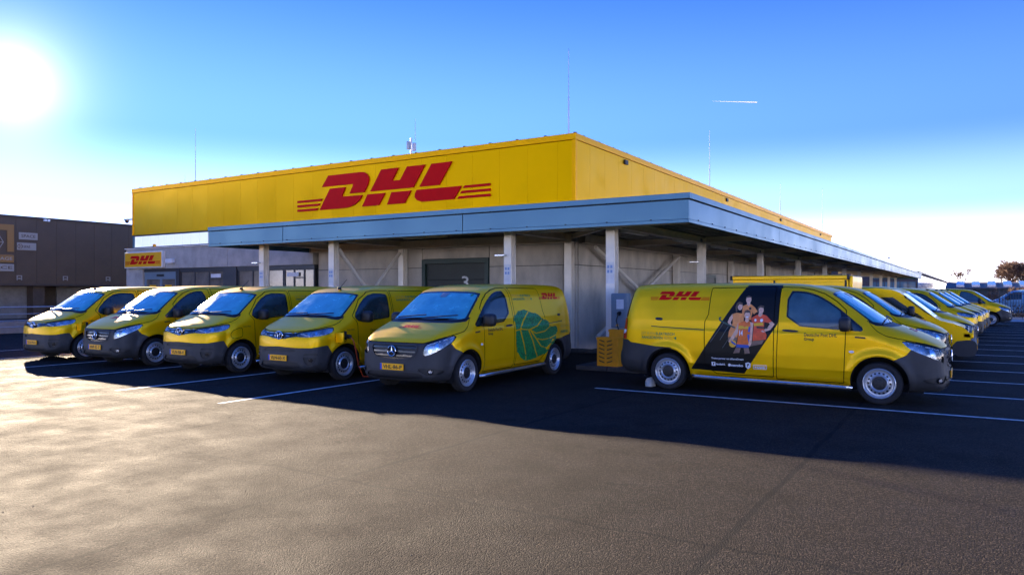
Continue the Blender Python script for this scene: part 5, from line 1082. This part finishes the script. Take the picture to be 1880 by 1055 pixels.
        rc.add('running_board', MB().path([(-0.42, sg*0.90, 0.215), (-0.48, sg*0.95, 0.22), (-0.8, sg*0.96, 0.225), (xa+0.6, sg*0.96, 0.235), (xa+0.5, sg*0.90, 0.24)], 0.03, 10).mesh('running_board', 'alu', True))
        door_text(rc, f, sg, -0.70, 0.985, d_, 0.52); eco_text(rc, f, sg, -1.60 if sg > 0 else -2.3, 1.62, 0.70, 0.045)
        rc.surf('side_badge', drape_text(f, sg, 'ELECTRIC', -0.04 if sg > 0 else -0.24, -0.24 if sg > 0 else -0.04, 0.985, 1.01, 0.004, 0.01), 'ink_black')
        rc.surf('wheel_arch_trim', drape(f, sg, *tri2d([(-0.40, 0.24), (-0.37, 0.24), (-0.36, 0.36), (-0.40, 0.40)]), 0.02), 'black_plastic')
    for y0, y1 in ((-0.62, 0.02), (0.05, 0.68)):
        xs_ = []
        for t in np.linspace(0, 1, 7):
            y = y0+(y1-y0)*t; z = 1.285+0.03*t; a_, c_ = -0.6, 0.7
            for _k in range(24):
                mm = (a_+c_)/2
                if f(np.array([mm]), np.array([y]), np.array([z]))[0] < 0: a_ = mm
                else: c_ = mm
            xs_.append((a_+0.025, y, z+0.015))
        rc.add('wiper', MB().path(xs_, 0.011, 6).mesh('wiper', 'ink_black'))
    ai = rc.add('roof_antenna', rblob(0.09, 0.045, 0.05).off((0.66, -0.1, -1.825)).mesh('roof_antenna', 'ink_black', True)); rc.add('antenna_whip', MB().tube((-0.67, 0.1, 1.84), (-0.88, 0.1, 2.02), 0.007, 0.004, 6).mesh('antenna_whip', 'ink_black'), ai)
    rc.wheels(xa); rc.nose = nose_x(f, 0, 0.47)+0.012
    return rc

VX = make_vito(3.43, 'xl'); VF = make_vito(3.20, 'leaf'); PR = make_proace()
GL, GR = 'vans parked in front of the depot facade', 'vans parked along the side canopy'
VL = 'plain'
def van(rc, kind, x, y, rz, txt, lab, grp, swap=None, skip=()):
    if rc == 'plain': rc = VF; skip = ('leaf_print', 'leaf_vein', 'leaf_lettering')
    o = rc.place(kind, (x, y, 0), R(rz), lab, 'van', grp, swap, skip)
    if txt is not None: plate(o, txt, rc.nose, 0.47)
    return o
van(VF, 'delivery_van', -8.50, 10.65, -90, 'VHL-86-P', 'yellow van with a green leaf print and dark grey bumper', GL)
v60 = van(PR, 'delivery_van', -11.55, 10.74, -90.7, 'VLN-60-X', 'yellow van being charged, next to the green leaf van', GL)
van(PR, 'delivery_van', -14.45, 10.52, -89.4, 'VLN-58-X', 'yellow van with closed charge flap, in the middle of the five before the entrance', GL)
van(VL, 'delivery_van', -17.40, 10.43, -90.5, 'VHP-32-Z', 'yellow van with grey bumper and star emblem, second from the railing', GL)
v94 = van(PR, 'delivery_van', -20.38, 10.4, -90, 'VLN-94-X', 'yellow van nearest the railing, its charge flap open', GL)
for v_ in (v60, v94):
    MBp = lambda m, n, mat, p=v_: ob(n, m.mesh(n, mat, True), p)
    MBp(MB().box(-0.01, 0.05, 0.955, 0.975, 0.80, 0.97, 0.008), 'charge_socket', 'ink_black'); MBp(rblob(0.07, 0.16, 0.08).off((-0.02, -1.04, -0.87)), 'charge_plug', 'ink_black')
    MBp(MB().box(0.24, 0.27, 0.95, 1.16, 0.76, 0.96, 0.008), 'open_flap', 'van_yellow')
    MBp(MB().path([(0.02, 1.10, 0.87), (0.0, 1.16, 0.80), (-0.06, 1.17, 0.6), (-0.18, 1.12, 0.3), (-0.35, 1.08, 0.05), (-0.8, 1.1, 0.015), (-2.2, 1.15, 0.015), (-4.6, 1.2, 0.015)], 0.012), 'charging_cable', 'cable_orange')
van(VX, 'delivery_van', -1.25, 13.72, 0, '', 'nearest yellow van with a black sports print across its sliding door', GR)
van(VL, 'delivery_van', -1.36, 18.45, 0.8, '', 'yellow van with grey bumper just behind the van with the black print', GR)
van(VL, 'delivery_van', -0.86, 23.1, -0.7, '', 'yellow van with dark grey bumper just behind the box bodied truck', GR)
van(PR, 'delivery_van', -0.75, 30.2, 0, '', 'yellow van, first of the close row of four beyond the empty bays', GR)
van(PR, 'delivery_van', -0.55, 32.6, 0.9, '', 'yellow van, second of the close row of four beyond the empty bays', GR)
van(PR, 'delivery_van', -0.45, 35.0, -0.5, '', 'yellow van, third of the close row of four beyond the empty bays', GR)
van(PR, 'delivery_van', -0.30, 37.4, 0, '', 'yellow van, last of the close row of four beyond the empty bays', GR)
van(VX, 'delivery_van', 0.75, 46.2, 0, None, 'darker yellow van standing alone at the far end by the fence', GR, {'stripe_black': 'van_yellow'})
FG = 'cars parked behind the fence'
wh = {'van_yellow': 'far_white', 'bumper_grey': 'far_white'}
van(PR, 'parked_van', 7.5, 66, 200, None, 'white van parked behind the bar fence, nearest the picture edge', FG, wh)
van(PR, 'parked_van', 1.8, 66, 170, None, 'pale blue van parked behind the bar fence beside the lone yellow van', FG, {'van_yellow': 'far_blue'})
# box bodied electric truck
tk = thing('box_truck', (-2.9, 20.75, 0), 'small yellow electric truck with square box body and short cab', 'truck', 0, GR)
ty = 20.75
MB().box(-5.45, -2.62, ty-0.90, ty+0.90, 0.62, 2.08, 0.02).build('cargo_box', 'van_yellow', tk)
for y in (ty-0.93, ty+0.86): MB().box(-5.49, -2.60, y, y+0.07, 2.06, 2.17, 0.025).build('roof_rail', 'van_yellow', tk)
MB().box(-5.47, -2.61, ty-0.86, ty+0.86, 2.085, 2.14).build('box_roof', 'van_yellow', tk); MB().box(-2.60, -2.52, ty-0.92, ty+0.92, 0.75, 2.15, 0.03).build('box_front', 'van_yellow', tk)
for x0, x1 in ((-5.38, -4.42), (-4.34, -2.72)):
    d = MB(); d.box(x0, x1, ty-0.925, ty-0.903, 0.70, 2.0, 0.008); d.build('box_panel', 'van_yellow', tk)
for x in (-4.38, -2.68): MB().box(x-0.02, x+0.02, ty-0.93, ty-0.902, 0.68, 2.05).build('panel_strip', 'ink_black', tk)
for x in (-5.48, -2.62): MB().box(x-0.03, x+0.03, ty-0.945, ty-0.86, 2.055, 2.175, 0.01).build('corner_cap', 'ink_black', tk)
flat_text('VOLLEDIG ELEKTRISCH', 'ink_green', (-3.9, ty-0.928, 1.80), (1, 0, 0), (0, 0, 1), 0, 0.95, 0, 0.075, 'box_lettering', tk, 0.01)
cabp = chaikin([(-2.58, 0.45), (-2.58, 1.78), (-1.75, 1.80), (-1.50, 1.70), (-0.80, 1.12), (-0.25, 0.98), (-0.06, 0.80), (-0.05, 0.45)], 1)
MB().prism(cabp, 'y', ty-0.80, ty+0.80).build('cab', 'van_yellow', tk, True)
MB().prism(chaikin([(-2.55, 1.66), (-2.55, 1.82), (-1.75, 1.84), (-1.42, 1.70), (-1.40, 1.58), (-1.8, 1.66)], 1), 'y', ty-0.86, ty+0.86).build('cab_roof', 'van_yellow', tk, True)
for y0, y1 in ((ty-0.815, ty-0.801), (ty+0.801, ty+0.815)): MB().prism([(-2.35, 1.12), (-2.35, 1.62), (-1.65, 1.62), (-0.98, 1.12)], 'y', y0, y1).build('door_window', 'black_gloss', tk)
V = [(-1.47, ty-0.74, 1.69), (-1.47, ty+0.74, 1.69), (-0.80, ty+0.76, 1.135), (-0.80, ty-0.76, 1.135)]; MB().add([(a+0.025, b_, c+0.02) for a, b_, c in V], [(0, 1, 2, 3)]).build('windshield', 'windshield', tk)
MB().prism(chaikin([(-0.42, 0.28), (-0.42, 0.60), (-0.05, 0.66), (0.06, 0.60), (0.07, 0.40), (0.0, 0.26)], 1), 'y', ty-0.86, ty+0.86).build('front_bumper', 'bumper_grey', tk, True); MB().box(-0.09, -0.03, ty-0.45, ty+0.45, 0.70, 0.84, 0.02).build('grille', 'ink_black', tk)
for s in (-1, 1):
    MB().lathe([(0.0, 0.03), (0.06, 0.025), (0.095, 0.0), (0.10, -0.05)], 20, 'x').off((0.12, -(ty+s*0.58), -0.83)).build('headlight', 'black_gloss', tk, True)
    MB().box(-0.22, 0.0, ty+s*0.74-0.06, ty+s*0.74+0.06, 0.68, 0.82, 0.03).build('indicator', 'van_yellow', tk)
    m = rblob(0.14, 0.2, 0.24).off((1.25, -(ty+s*1.0), -1.3)); m.build('side_mirror', 'black_plastic', tk, True)
    for x in (-0.75, -4.1):
        wl = ob('wheel', WHEEL[0], tk, (x+2.9, s*0.76, 0.328), (0, 0, 0 if s > 0 else math.pi)); ob('rim', WHEEL[1], wl); ob('hub_cap', WHEEL[2], wl)
MB().box(-5.3, -0.3, ty-0.5, ty+0.5, 0.35, 0.6).build('chassis', 'shell_dark', tk)
pt = ob('number_plate', MB().box(0.061, 0.075, -0.26, 0.26, 0.40, 0.51).mesh('number_plate', 'plate_yellow'), tk, (2.9, 0, 0))
# stone chock and cable end beside the near rear wheel
stn = thing('wheel_chock', (-5.12, 13.05, 0), 'pale stone wedged behind the rear wheel of the nearest van', 'stone')
bm = bmesh.new(); bmesh.ops.create_icosphere(bm, subdivisions=3, radius=1)
rn = random.Random(4)
for v in bm.verts:
    c = v.co; k = 1+0.12*math.sin(3*c.x+1)+0.1*math.sin(4*c.y+2*c.z); v.co = Vector((c.x*0.105*k, c.y*0.09*k, max(c.z*0.13*k, -0.03)+0.03))
me = bpy.data.meshes.new('stone'); bm.to_mesh(me); bm.free(); me.materials.append(MATS['stone_white']); me.polygons.foreach_set('use_smooth', [True]*len(me.polygons)); ob('stone', me, stn)
